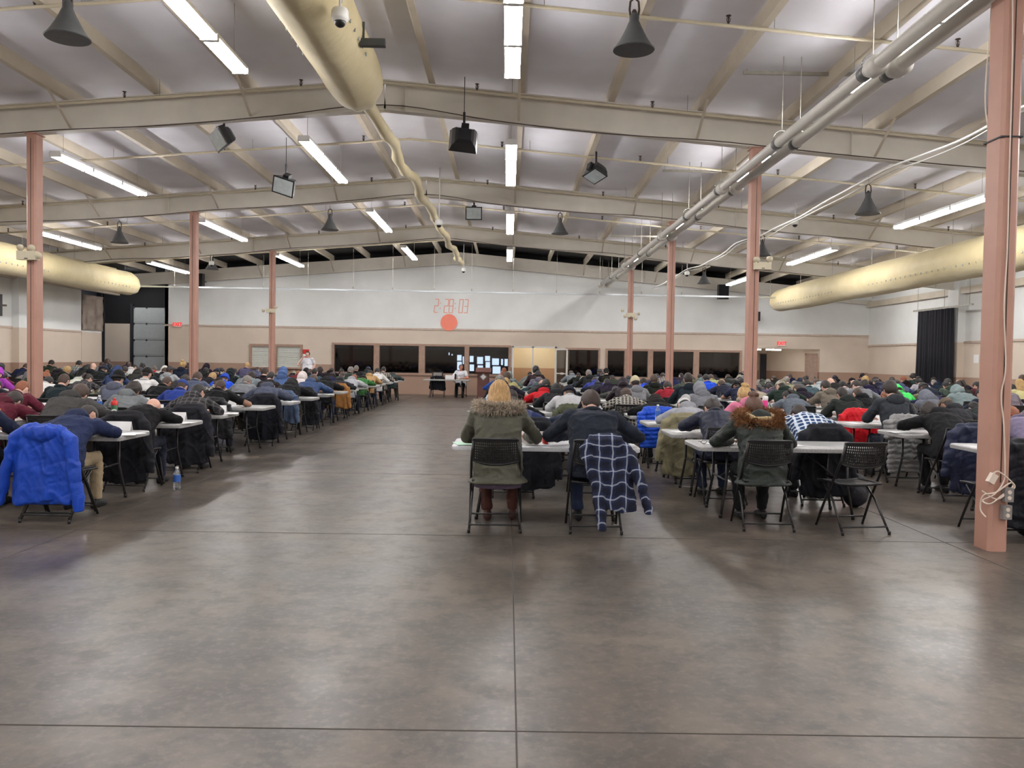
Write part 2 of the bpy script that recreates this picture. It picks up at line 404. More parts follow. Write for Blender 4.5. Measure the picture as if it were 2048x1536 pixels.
# back wall openings
def window(n, panes, z0, z1, mull=True, outer=.1):
    wn = empty('window_%d' % n, ((panes[0][0] + panes[-1][1]) / 2, YB, z0)); wn['kind'] = 'structure'; cx = wn.location.x
    x0, x1 = panes[0][0], panes[-1][1]
    f = MB()
    f.b2(x0 - outer - cx, x1 + outer - cx, -.05, 0, z1 - z0, z1 - z0 + .09).b2(x0 - outer - cx, x1 + outer - cx, -.07, 0, -.09, 0)
    f.b2(x0 - outer - cx, x0 - cx, -.05, 0, 0, z1 - z0).b2(x1 - cx, x1 + outer - cx, -.05, 0, 0, z1 - z0)
    f.build('window_frame', M['trim_brown'], wn)
    for (a, b), (c_, d_) in zip(panes[:-1], panes[1:]):
        MB().b2(b - cx, c_ - cx, -.05, -.005, 0, z1 - z0).build('mullion', M['trim_brown'], wn)
    for a, b in panes:
        p = MB().b2(a - cx, b - cx, .06, .07, 0, z1 - z0).build('pane', M['glass'], wn)
        MB().b2(a - cx, b - cx, .04, .09, 0, .03).b2(a - cx, b - cx, .04, .09, z1 - z0 - .03, z1 - z0).b2(a - cx, a + .03 - cx, .04, .09, 0, z1 - z0).b2(b - .03 - cx, b - cx, .04, .09, 0, z1 - z0).build('sash', M['dark_metal'], wn)
window(1, PANES1, .93, 2.12); window(2, [(2.58, 3.95)], .9, 2.06, outer=.08); window(3, PANES3, .9, 2.05)
wn = empty('window_4', (-10.14, YB, 1.1)); wn['kind'] = 'structure'
f = MB(); f.b2(-1.16, 1.16, -.06, 0, .9, 1.0).b2(-1.16, -1.06, -.06, 0, 0, .9).b2(1.06, 1.16, -.06, 0, 0, .9).b2(-.04, .04, -.06, 0, 0, .9).b2(-1.2, 1.2, -.14, 0, -.07, 0); f.build('window_frame', M['trim_brown'], wn)
for k in range(15):
    for x in (-.55, .55): MB().b2(x - .51, x + .51, .03, .05, k * .06 + .002, k * .06 + .052).build('shutter_slat', M['shutter'], wn)
# rooms behind the glass
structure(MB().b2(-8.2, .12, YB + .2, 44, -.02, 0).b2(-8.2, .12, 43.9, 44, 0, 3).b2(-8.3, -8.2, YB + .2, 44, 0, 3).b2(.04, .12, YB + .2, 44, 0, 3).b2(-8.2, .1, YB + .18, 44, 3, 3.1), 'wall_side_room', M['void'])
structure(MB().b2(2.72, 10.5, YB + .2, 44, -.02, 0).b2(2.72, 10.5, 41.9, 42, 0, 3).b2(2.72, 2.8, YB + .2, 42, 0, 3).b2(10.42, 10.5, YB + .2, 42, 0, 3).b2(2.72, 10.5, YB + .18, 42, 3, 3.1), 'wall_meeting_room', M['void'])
random.seed(3)
k = 0
for (px0, py0, px1, py1) in [(914, 710, 923, 722), (914, 723, 924, 740), (925, 713, 929, 728), (938, 712, 947, 724), (938, 729, 948, 742), (954, 714, 966, 728), (955, 731, 966, 738), (970, 712, 980, 722), (971, 724, 980, 738), (984, 717, 998, 730), (985, 733, 1001, 748), (1002, 718, 1006, 730), (1009, 718, 1016, 732), (897, 705, 899, 710), (903, 708, 905, 711)]:
    a, b = at(px0, py1, 43.6), at(px1, py0, 43.6); wx = b.x - a.x; hz = b.z - a.z
    g = empty('window_%d' % (10 + k), ((a.x + b.x) / 2, 43.7, a.z)); g['kind'] = 'structure'; k += 1
    MB().b2(-wx / 2, wx / 2, .0, .03, 0, hz).build('pane', M['day'], g)
    MB().b2(-wx / 2 - .04, -wx / 2, -.03, .04, 0, hz).b2(wx / 2, wx / 2 + .04, -.03, .04, 0, hz).b2(-wx / 2 - .04, wx / 2 + .04, -.03, .04, -.04, 0).b2(-wx / 2 - .04, wx / 2 + .04, -.03, .04, hz, hz + .04).build('window_frame', M['void'], g)
# lit corridor behind the open doors
structure(MB().b2(.1, 2.75, 39.6, 39.8, 0, 2.8).b2(.1, .16, YB + .2, 39.8, 0, 2.8).b2(2.66, 2.72, YB + .2, 39.8, 0, 2.8), 'wall_corridor', M['corridor'])
structure(MB().b2(.1, 2.75, YB + .18, 39.8, 2.75, 2.8), 'ceiling_corridor', M['insulation'])
o = MB().b2(-.6, .6, -.15, .15, -.04, 0).build('ceiling_lamp', M['corr_lamp'], None, loc=(1.4, 38.3, 2.74)); tag(o, 'lamp in the lit corridor behind the open glass doors', 'lamp')
d = empty('door_2', (1.15, YB, 0)); d['kind'] = 'structure'
fr = MB(); 
for x in (-.97, -.1, .9): fr.b2(x, x + .07, -.05, .06, 0, 2.18)
fr.b2(-.97, .97, -.05, .06, 2.11, 2.18).build('door_frame', M['white_plastic'], d)
d = empty('door_3', (2.1, YB - .04, 0), math.radians(-62)); d['kind'] = 'structure'
MB().b2(0, .07, -.02, .02, .02, 2.1).b2(.86, .93, -.02, .02, .02, 2.1).b2(0, .93, -.02, .02, .02, .18).b2(0, .93, -.02, .02, 2.03, 2.1).build('door_frame', M['white_plastic'], d)
MB().b2(.07, .86, -.004, .004, .18, 2.03).build('pane', M['glass'], d)
MB().b2(.07, .86, -.06, -.03, 1.0, 1.04).b2(.5, .7, -.075, -.03, .98, 1.06).build('push_bar', M['white_plastic'], d)
# side lobby with doors, right of the dark windows
structure(MB().b2(10.5, 13.75, 40.2, 40.35, 0, 2.8).b2(10.45, 10.55, YB + .18, 40.3, 0, 2.8), 'wall_lobby', M['wall_back'])
mb = MB(); mb.beam((13.75, YB + .1, 1.4), (12.55, 40.3, 1.4), .1, 2.8); structure(mb, 'wall_lobby_side', M['wall_back'])
structure(MB().b2(10.5, 13.9, YB + .18, 40.3, 2.6, 2.7), 'ceiling_lobby', M['insulation'])
for i, (x, n, m_) in enumerate([(11.25, 'door_4', M['door_brown']), (12.1, 'door_5', M['dark'])]):
    d = empty(n, (x if i else 12.0, 40.18, 0)); d['kind'] = 'structure'
    if i: d.location.x = 12.42
    else: d.location.x = 11.85
    MB().b2(-.2, .2, -.03, .0, 0, 2.05).build('door_leaf', m_, d)
    MB().b2(-.25, -.2, -.05, .0, 0, 2.1).b2(.2, .25, -.05, 0, 0, 2.1).b2(-.25, .25, -.05, 0, 2.05, 2.1).build('door_frame', M['trim_brown'], d)
for k in range(2):
    o = MB().b2(-.08, .08, -.004, 0, 0, .14).build('door_sign', M['paper'], None, loc=(11.85, 40.14, 1.5 + k * .2)); tag(o, ('lower' if k == 0 else 'upper') + ' white notice on the brown lobby door', 'notice')
d = empty('door_6', (13.3, YB - .03, 0)); d['kind'] = 'structure'
MB().b2(-.22, .22, .0, .05, 0, 2.0).build('door_leaf', M['door_brown'], d)
MB().b2(-.27, -.22, -.02, .06, 0, 2.05).b2(.22, .27, -.02, .06, 0, 2.05).b2(-.27, .27, -.02, .06, 2.0, 2.06).build('door_frame', M['trim_brown'], d)
MB().b2(.14, .17, -.05, 0, .95, 1.05).build('door_handle', M['chrome'], d)
for k, (x, l) in enumerate([(11.05, 'lit ceiling lamp in the side lobby, next to the thick column'), (11.95, 'lit ceiling lamp in the side lobby, further from the column')]):
    o = MB().b2(-.32, .32, -.08, .08, -.05, 0).build('lobby_lamp', M['corr_lamp'], None, loc=(x, 37.3, 2.24)); tag(o, l, 'lamp')
    MB().b2(-.02, .02, -.02, .02, 0, .36).build('lamp_stem', M['white_plastic'], o)

# ------------------------------------------------------------------ roof frames, purlins, insulation
def frame(y, name='ceiling_frame', wb=True):
    e = empty(name, (RX, y, 0)); e['kind'] = 'structure'
    for s in (-1, 1):
        xe = (XR - RX) if s > 0 else (RX - XL)
        a = 0; zA = zb(RX, y); zB = zb(RX + s * xe, y)
        mb = MB(); mb.beam((0, 0, zA + .26), (s * xe, 0, zB + .26), .02, .5)
        mb.beam((0, 0, zA + .01), (s * xe, 0, zB + .01), .18, .02); mb.beam((0, 0, zA + .51), (s * xe, 0, zB + .51), .18, .02)
        for q in (.02, .45, .95):
            x = s * xe * q; mb.box((x, 0, zb(RX + x, y) + .26), (.02, .16, .48))
        mb.build('frame_beam', M['steel_cream'], e)
    return e
FR = [-7.4, -.1, 7.2, 14.5, 21.8, 29.0, 36.1]
for y in FR: frame(y)
ceil = MB(); NX = 221; xs = [XL - .3 + (XR - XL + .6) * i / (NX - 1) for i in range(NX)]; ys = [YF + .5 * j for j in range(86)]
PUR = [RX + .77 + 1.55 * k for k in range(12)] + [RX - .77 - 1.55 * k for k in range(10)]
def sag(x, y):
    dmin = min(abs(x - p) for p in PUR); near = min(abs(y - f) for f in FR)
    return -.045 * min(1, dmin / .5) + .02 * min(1, dmin / .4) * fn(x * 1.3, y * .5, 0) - .03 * math.exp(-((near - .45) / .3) ** 2) * (1 + fn(x * 2, y, 3))
ceil.v = [(x, y, zt(x, y) + .235 + sag(x, y)) for y in ys for x in xs]
ceil.f = [(j * NX + i, j * NX + i + 1, (j + 1) * NX + i + 1, (j + 1) * NX + i) for j in range(len(ys) - 1) for i in range(NX - 1)]; ceil.m = [0] * len(ceil.f)
ce = structure(ceil, 'ceiling', M['insulation'], True)
dk = MB(); pts = [(-19.0, 33.3), (-19.0, 38.4), (RX, 33.3), (RX, 38.4), (XR + .2, 33.3), (XR + .2, 38.4)]
dk.v = [(x, y, zt(x, y) + .26) for x, y in pts]; dk.f = [(0, 1, 3, 2), (2, 3, 5, 4)]; dk.m = [0, 0]
structure(dk, 'ceiling_deck', M['void'])
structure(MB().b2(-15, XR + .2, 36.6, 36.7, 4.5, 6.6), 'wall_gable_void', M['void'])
for x in PUR:
    if not XL < x < XR: continue
    z0, z1 = zt(x, YF), zt(x, 36.2); s = 1 if x > RX else -1
    mb = MB().beam((x, YF, z0 + .11), (x, 36.2, z1 + .11), .012, .22)
    mb.beam((x + s * .05, YF, z0 + .01), (x + s * .05, 36.2, z1 + .01), .105, .012)
    mb.build('purlin', M['purlin'], ce)
for y in FR[2:]:                                       # fly braces
    for x in PUR[1::2]:
        if not XL + 1 < x < XR - 1: continue
        for sg in (-1, 1):
            if y > 36 and sg > 0: continue
            MB().beam((x, y + sg * .75, zt(x, y) + .0), (x, y + sg * .02, zb(x, y) + .06), .045, .008).build('fly_brace', M['purlin'], ce)

# ------------------------------------------------------------------ columns
COLX = {1: 4.25, -1: -8.25}
def column(x, y, label):
    e = empty('support_column', (x, y, 0)); tag(e, label, 'column', 'pinkish brown steel columns'); h = zb(x, y)
    mb = MB(); a, b, c = .085, .125, .028
    sec = [(-a + c, -b), (a - c, -b), (a, -b + c), (a, b - c), (a - c, b), (-a + c, b), (-a, b - c), (-a, -b + c)]
    mb.loft([[(q[0], q[1], z) for q in sec] for z in (0, h)]); mb.build('column_shaft', M['column'], e)
    MB().b2(-.11, .11, -.14, .14, h - .02, h).build('cap_plate', M['column'], e)
    MB().b2(-.004, .004, -b - .004, -b, .6, h - .1).build('seam', M['dark_metal'], e)
    return e
rown = ['nearest', 'second nearest', 'third nearest', 'farthest']
colR = []
for i, y in enumerate((7.2, 14.5, 21.8, 29.0)):
    colR.append(column(4.25, y, 'pinkish brown steel column standing among the tables right of the aisle, %s of its row' % rown[i]))
for i, y in enumerate((14.5, 21.8, 29.0)):
    column(-8.25, y, 'pinkish brown steel column standing among the tables left of the aisle, %s of its row' % ['nearest', 'middle one', 'farthest'][i])

# ------------------------------------------------------------------ fluorescent strips
SEC = MB().b2(-.1, .1, -.6, .6, .03, .08).b2(-.11, .11, -.6, -.575, -.03, .05).b2(-.11, .11, .575, .6, -.03, .05).mesh('housing', M['housing'])
TUB = MB()
for x in (-.07, .07): TUB.tube([(x, -.575, .0), (x, .575, .0)], .034, 8)
TUB = TUB.mesh('lit_tube', M['tube'])
def strip(x, y0, z, label, n=3):
    e = empty('fluorescent_light', (x, y0, z)); tag(e, label, 'ceiling light', 'hanging fluorescent strips')
    for k in range(n):
        put('housing', SEC, e, (0, .61 + k * 1.23, 0)); put('lit_tube', TUB, e, (0, .61 + k * 1.23, 0))
    for yy in (.3, n * 1.23 - .3):
        zz = zt(x, y0 + yy) + .15 - z
        MB().tube([(0, yy, .06), (0, yy, zz)], .004, 4).build('hanger_wire', M['rod'], e)
ROWS = [(-13.0, 4.88, 'far left row'), (-8.4, 5.22, 'row over the left columns'), (-3.83, 5.58, 'row between the aisle and the left columns'), (0.0, 5.58, 'row straight over the aisle side tables'),
        (4.72, 5.46, 'row above the twin pipes'), (8.9, 4.75, 'row right of the twin pipes'), (13.2, 4.55, 'row above the right fabric duct')]
nm = ['behind the camera', 'overhead', 'nearest', 'second', 'third', 'fourth']
for x, z, lab in ROWS:
    for k, y0 in enumerate((-6.4, .85, 8.15, 15.4, 22.7, 30.0)):
        strip(x, y0, z, 'lit fluorescent strip, %s in the %s' % (nm[k], lab))
strip(-17.0, 39.9 - 3.9, 4.7, 'lit fluorescent strip in the loading recess by the overhead door', 1)
#@@FITTINGS
# ------------------------------------------------------------------ fabric ducts
def duct(name, x, z, R, y0, y1, label, tip=True, sagz=0.0, tipdrop=.12):
    e = empty(name, (x, y1, z)); tag(e, label, 'air duct'); L = y1 - y0; n = int(L / .22); seg = 36; rings = []
    for i in range(n + 1):
        t_ = i / n; y = -L + t_ * L; dist = L - t_ * L; r = R
        end = min(1, dist / .9); r = R * math.sqrt(max(.02, 1 - (1 - end) ** 2.4))
        puff = 1 + .035 * math.sin(y * 1.1) + .03 * fn(y * .6, 1, x)
        ring = []
        for k in range(seg):
            a = 2 * PI * k / seg; rr = r * puff * (1 + .05 * (1 - end) * math.cos(9 * a + 1.3) + .035 * fn(math.cos(a) * 2, math.sin(a) * 2, y * .9) + .02 * fn(math.cos(a) * 6, math.sin(a) * 6, y * .5))
            ring.append((rr * math.cos(a) * 1.0, y, rr * math.sin(a) * (1.0 if math.sin(a) < 0 else 1.06) + sagz * (1 - end) * -tipdrop * 0 - (1 - end) ** 2 * tipdrop * R))
        rings.append(ring)
    MB().loft(rings).build('duct_sleeve', M['duct'], e, True)
    mb = MB(); mb.tube([(0, -L + .3 + i * .5, R * 1.07) for i in range(int((L - 1) / .5))], .018, 6); mb.build('suspension_seam', M['duct'], e, True)
    ys_ = [-L + .5 + i * 1.53 for i in range(int((L - 1) / 1.53))]
    for y in ys_: MB().tube([(0, y, R * 1.05), (0, y, zt(x, y1 + y) + .1 - z)], .006, 4).build('hanger_wire', M['rod'], e)
    mb = MB()                                           # rows of air outlets low on the two sides
    for s in (-1, 1):
        for i in range(int((L - 1.5) / .28)):
            if (i // 9) % 5 == 4: continue
            y = -L + .6 + i * .28; a = math.radians(-22); mb.ell((s * R * 1.03 * math.cos(a), y, R * 1.03 * math.sin(a)), (.012, .022, .03), None, 8, 5)
    mb.build('air_outlet_row', M['lens'], e, True)['kind'] = 'stuff'
    return e
duct('fabric_duct', 11.0, 4.14, .45, 14.0, 34.2, 'inflated cream fabric air duct hanging right of the columns')
duct('fabric_duct', -15.0, 4.33, .45, 16.0, 33.4, 'inflated cream fabric air duct hanging along the left wall')
e = duct('fabric_duct', -2.42, 5.88, .45, 1.0, 13.5, 'cream fabric air duct bulging down under the ridge near the camera', tipdrop=.3)
hose = []
for i in range(46):
    y = 13.1 + i * .46; tt = i / 45
    hose.append((-2.38 + .42 * tt + .05 * math.sin(y * 1.7) + .04 * fn(y, 0, 0), y, 5.78 - .32 * tt + .05 * math.sin(y * 2.3 + 1)))
r_ = [.09 + .03 * fn(y * 2, 5, 1) + .03 * math.sin(y * 3) ** 2 for _, y, _z in hose]
o = MB().tube(hose, r_, 12).build('collapsed_duct', M['duct'], None, True); tag(o, 'limp twisted fabric duct running along the ridge to the back wall', 'air duct')

# ------------------------------------------------------------------ twin radiant pipes
e = empty('twin_pipe_run', (4.0, 7.0, 4.83)); tag(e, 'pair of long pale pipes slung on hoops beside the right columns', 'pipes')
for dx in (-.08, .18):
    MB().tube([(dx, -5.5, 0), (dx, 28.9, 0)], .074, 16).build('pipe', M['pipe'], e, True)
for y in (2.0, 8.4, 14.4, 21.3, 28.2):
    for dx in (-.08, .18):
        MB().lathe([(.075, -.11), (.11, -.1), (.115, -.05), (.115, .06), (.075, .1)], 18, (dx, y, -.01), Matrix.Rotation(PI / 2, 3, 'X')).build('coupling', M['pipe'], e, True)
for y in (2.1, 5.1, 8.5, 11.3, 14.5, 17.8, 21.4, 24.8, 28.0):
    for dx in (-.08, .18):
        MB().lathe([(.075, -.07), (.083, -.07), (.083, .07), (.075, .07)], 16, (dx, y + .18, 0), Matrix.Rotation(PI / 2, 3, 'X')).build('clamp', M['clamp'], e, True)
        hp = [(dx + .12 * math.cos(a), y, .02 + .12 * math.sin(a)) for a in [PI * k / 8 for k in range(9)]]
        MB().tube(hp, .007, 6).build('hoop', M['chrome'], e, True)
        MB().tube([(dx, y, .14), (dx, y, zt(4, 7 + y) + .15 - 4.83)], .006, 5).build('hanger_rod', M['rod'], e)

# ------------------------------------------------------------------ sprinkler pipes
HEAD = MB().lathe([(.008, 0), (.012, .02), (.006, .03), (.006, .06), (.022, .065), (.022, .07)], 8).tube([(-.012, 0, .02), (-.016, 0, .045), (0, 0, .06)], .003, 4).tube([(.012, 0, .02), (.016, 0, .045), (0, 0, .06)], .003, 4).mesh('sprinkler_head', M['dark_metal'])
for i, y in enumerate((6.9, 10.9, 14.28, 18.1, 21.6, 25.3, 28.8, 32.4)):
    dz = -.02 if i % 2 else -.1
    e = empty('sprinkler_pipe', (RX, y, 0)); tag(e, 'thin cream sprinkler pipe crossing the roof, %s counted from the camera' % ['first', 'second', 'third', 'fourth', 'fifth', 'sixth', 'seventh', 'eighth'][i], 'pipe', 'sprinkler branch pipes')
    z = lambda x: zt(x, y) + dz
    MB().tube([(XL - RX + .3, 0, z(XL + .3)), (0, 0, z(RX)), (XR - RX - .3, 0, z(XR - .3))], .026, 8).build('branch_pipe', M['sprinkler'], e, True)
    for k in range(11):
        x = XL + 1.5 + k * 3.0 + (.4 if i % 2 else 0)
        h = put('sprinkler_head', HEAD, e, (x - RX, 0, z(x) + .02)); h.scale = (1.6, 1.6, 1.6)
        MB().tube([(x + .6 - RX, 0, z(x + .6)), (x + .6 - RX, 0, zt(x + .6, y) + .2)], .004, 4).build('hanger_rod', M['rod'], e)

# ------------------------------------------------------------------ hanging fittings
BELL = MB().lathe([(.255, 0), (.262, .01), (.235, .035), (.19, .1), (.145, .18), (.1, .27), (.075, .33), (.06, .36), (.062, .42), (.04, .45), (.02, .46)], 28).lathe([(.25, .004), (.18, .1), (.09, .27), (.02, .3)], 24).mesh('bell_shade', M['bell'], 'auto')
BOLT = MB().tube([(-.045, 0, .4), (-.06, 0, .5), (-.05, 0, .6), (0, 0, .64), (.05, 0, .6), (.06, 0, .5), (.045, 0, .4)], .014, 6).lathe([(.03, .4), (.035, .47), (.02, .5)], 10).mesh('hanging_yoke', M['dark_metal'], True)
for x, y, z, lab in [(1.5, 10.4, 5.45, 'bell shaped grey lamp right of the central strip, nearest'), (-5.35, 10.1, 5.36, 'bell shaped grey lamp at the upper left corner, largest'),
                     (-5.4, 25, 5.38, 'bell shaped grey lamp over the left tables, between two lit strips'), (1.5, 25, 5.38, 'bell shaped grey lamp over the far aisle side tables'),
                     (-11.7, 25, 4.9, 'bell shaped grey lamp above the end of the left fabric duct'), (7.65, 17.8, 4.82, 'bell shaped grey lamp hung beside the long white cable'),
                     (7.6, 25, 4.82, 'bell shaped grey lamp next to the thick second column, right side'), (7.6, 32.4, 4.66, 'small far bell shaped lamp near the black wall speaker'),
                     (-11.5, 32.2, 4.88, 'small far bell shaped lamp behind a white camera, left side')]:
    e = empty('bell_lamp', (x, y, z)); tag(e, lab, 'hanging lamp', 'unlit bell shaped lamps')
    put('bell_shade', BELL, e); put('hanging_yoke', BOLT, e)
    MB().tube([(0, 0, .63), (0, 0, zt(x, y) + .1 - z)], .007, 5).build('hanging_chain', M['rod'], e)

def camera_dome(x, y, z, s, lab, top=None):
    e = empty('dome_camera', (x, y, z)); tag(e, lab, 'security camera', 'white dome security cameras')
    MB().lathe([(.03, .13), (.08, .125), (.095, .1), (.1, .02), (.09, 0), (.07, -.02)], 24).build('camera_housing', M['white_plastic'], e, 'auto').scale = (s, s, s)
    MB().ell((0, 0, -.02), (.068, .068, .065), None, 18, 10).build('camera_dome', M['black'], e, True).scale = (s, s, s)
    MB().tube([(0, 0, .1), (0, 0, (top or zt(x, y) + .1) - z)], .014, 8).build('drop_rod', M['white_plastic'], e, True)
for px, py, y, s, lab in [(680, 40, 9.5, 1, 'white dome camera on a rod in front of the bulging duct'), (878, 449, 21, .95, 'white dome camera on a long rod near the ridge, mid hall'), (927, 542, 34.2, .95, 'small far white dome camera under the ridge at the back wall'),
                          (1590, 448, 21, .95, 'white dome camera hung beside the long white cable'), (1374, 549, 32, 1, 'small far white dome camera right of the third column'), (423, 529, 31.6, 1, 'small far white dome camera left, before a bell lamp')]:
    p_ = at(px, py, y); camera_dome(p_.x, y, p_.z, s, lab)

def flood(px, py, y, yaw, pitch, roll, s, lab):
    p_ = at(px, py, y); e = empty('flood_light', p_); tag(e, lab, 'flood light', 'unlit black flood lights')
    Rm = Matrix.Rotation(yaw, 3, 'Z') @ Matrix.Rotation(pitch, 3, 'X') @ Matrix.Rotation(roll, 3, 'Y')
    mb = MB(); rings = []
    for yy, wd, hh in ((-.16, .10, .09), (-.1, .15, .13), (0, .2, .15), (.1, .22, .17), (.13, .23, .18)):
        wd *= s; hh *= s; rings.append([Rm @ Vector(q) for q in ((-wd, yy * s, -hh), (wd, yy * s, -hh), (wd, yy * s, hh), (-wd, yy * s, hh))])
    mb.loft(rings); mb.build('lamp_body', M['black'], e)
    mb = MB(); mb.box(Rm @ Vector((0, .135 * s, 0)), (.4 * s, .01, .3 * s), Rm); mb.build('lamp_lens', M['lens'], e)
    mb = MB(); mb.box(Rm @ Vector((0, -.02, .17 * s)), (.12 * s, .16 * s, .1 * s), Rm); mb.tube([(0, 0, .15 * s), (0, 0, .42 * s)], .022, 8)
    mb.tube([(0, 0, .4 * s), (.0, 0, zt(p_.x, y) + .1 - p_.z)], .007, 5).build('hanging_bracket', M['black'], e)
flood(448, 276, 15.5, 2.4, -.5, .2, 1.0, 'black flood light seen from behind, upper left under the first roof frame')
flood(572, 370, 17.8, 2.9, -.45, -.35, 1.05, 'black flood light with its lens showing, left of the lit strip pair')
flood(928, 277, 14.2, .15, -.2, .08, 1.05, 'black flood light below the first roof frame, nearly square from behind')
flood(948, 427, 22, 3.14, -.15, 0, .95, 'black flood light facing the camera below the ridge')
flood(1192, 343, 18, 2.6, -1.1, .5, 1.0, 'black flood light tilted down, right of the central strips')
p_ = at(745, 86, 11); o = MB().box((0, 0, 0), (.34, .1, .09)).box((-.12, 0, .12), (.03, .03, .3)).build('cable_box', M['bell'], None, loc=p_); tag(o, 'dark elongated box beside the bulging fabric duct', 'junction box')

def speaker(px, py, y, wd, h, lab, yaw=0, wall=False):
    p_ = at(px, py, y); e = empty('loudspeaker', p_, yaw); tag(e, lab, 'speaker', 'black wall loudspeakers')
    MB().b2(-wd / 2, wd / 2, -.15, .15, -h / 2, h / 2).build('cabinet', M['black'], e)
    MB().b2(-wd / 2 + .02, wd / 2 - .02, -.165, -.15, -h / 2 + .02, h / 2 - .02).build('grille', M['void'], e)
    MB().b2(-.04, .04, .15, YB - y if wall else .3, -.03, .03).build('mount_arm', M['dark_metal'], e)
speaker(1446, 584, 35.6, .43, .62, 'black loudspeaker high on the back wall, right of the third column', 0, True)
speaker(1514, 633, 35.7, .2, .4, 'small black loudspeaker just right of the second column, on the back wall', 0, True)
speaker(401, 561, 35.7, .26, .58, 'black loudspeaker high on the back wall behind the left column', 0, True)
speaker(-8, 610, 27.0, .3, .7, 'black loudspeaker at the left edge on the side wall', -.8)

# ------------------------------------------------------------------ aluminium track and drape tracks
e = empty('lighting_track', (0, 33.0, 0)); tag(e, 'long bare aluminium track hung across the hall before the back wall', 'track')
a, b = at(215, 574, 33), at(1752, 605, 33)
MB().beam((a.x, 0, a.z + .05), (b.x, 0, a.z + .0), .09, .06).build('track_bar', M['track'], e)
for px in (250, 349, 527, 616, 706, 785, 868, 943, 1026, 1113, 1199, 1283, 1363, 1540, 1700):
    x = at(px, 600, 33).x
    MB().tube([(x, 0, a.z + .05), (x, 0, zb(x, 33) + .5)], .004, 4).b2(x - .02, x + .02, -.02, .02, a.z, a.z + .16).build('hanger_wire', M['rod'], e)
for k, (px0, px1, py, y) in enumerate([(1487, 1735, 145, 12.6), (1325, 1475, 340, 18.4), (1220, 1320, 470, 25.6)]):
    a, b = at(px0, py, y), at(px1, py + 5, y); zz = (a.z + b.z) / 2
    e = empty('drape_track', ((a.x + b.x) / 2, y, zz)); tag(e, 'short dull metal track hung level near the twin pipes, %s one' % ['nearest', 'middle', 'farthest'][k], 'track', 'short hanging tracks'); hw = (b.x - a.x) / 2
    MB().b2(-hw, hw, -.02, .02, -.025, .025).build('track_bar', M['rod'], e)
    for x in (-hw + .05, 0, hw - .05): MB().tube([(x, 0, 0), (x, 0, zt(e.location.x + x, y) + .1 - zz)], .005, 5).build('hanger_rod', M['rod'], e)
# hanging black drape by the right wall
e = empty('black_drape', (15.35, 29.8, 0)); tag(e, 'tall black drape hanging from a bar by the right wall', 'curtain')
n = 80; mb = MB(); r0 = []; r1 = []
for i in range(n + 1):
    y = -1.25 + 2.55 * i / n; dx = .05 * math.sin(i * .95) + .02 * math.sin(i * .4); r0.append((dx * 1.25, y, .08)); r1.append((dx * .6, y * .97, 3.62))
mb.v = r0 + r1; mb.f = [(i, i + 1, n + 2 + i, n + 1 + i) for i in range(n)]; mb.m = [0] * n
o = mb.build('curtain_cloth', M['curtain'], e, True); q = o.modifiers.new('s', 'SOLIDIFY'); q.thickness = .012
MB().b2(-.03, .03, -2.4, 1.6, 3.63, 3.69).build('curtain_bar', M['rod'], e)
for y in (-2.2, -.6, 1.3): MB().tube([(0, y, 3.66), (0, y, zt(15.35, 30) + .1)], .008, 5).build('hanger_rod', M['rod'], e)

# ------------------------------------------------------------------ cables
def cable(name, pts, r, mat, label, cat='cable', seg=6):
    P = [Vector(p) for p in pts]; out = []
    for i in range(len(P) - 1):
        p0, p1, p2, p3 = P[max(i - 1, 0)], P[i], P[i + 1], P[min(i + 2, len(P) - 1)]
        for k in range(6):
            t_ = k / 6; out.append(.5 * ((2 * p1) + (-p0 + p2) * t_ + (2 * p0 - 5 * p1 + 4 * p2 - p3) * t_ * t_ + (-p0 + 3 * p1 - 3 * p2 + p3) * t_ ** 3))
    out.append(P[-1]); return tag(MB().tube(out, r, seg).build(name, mat, None, True), label, cat)
pts = []
for i in range(27):
    y = 9.2 + i * 1.0; f_ = ((y - 7.2) / 7.3) % 1
    pts.append((6.05 + .03 * math.sin(i * 1.3), y, 4.78 - .12 * math.sin(PI * f_) + .02 * math.sin(i * 2.1)))
cable('long_cable', pts, .018, M['white_plastic'], 'long sagging white cable running back along the right roof side')
cable('long_cable', [(x + .05 + .03 * math.sin(y), y, z - .05 - .02 * math.sin(y * 1.7)) for x, y, z in pts], .01, M['white_plastic'], 'thinner white cable looping just under the long white one')
for y, lab in ((14.38, 'nearest'), (21.68, 'second'), (28.88, 'third')):
    pts = [(RX + k * 1.9, y, zb(RX + k * 1.9, y) - .01 + .03 * math.sin(k * 1.3 + y) + (.05 if k % 3 == 0 else 0)) for k in range(-7, 9)]
    cable('black_cable', pts, .008, M['dark_metal'], 'dark cable clipped along the underside of the %s roof frame' % lab)
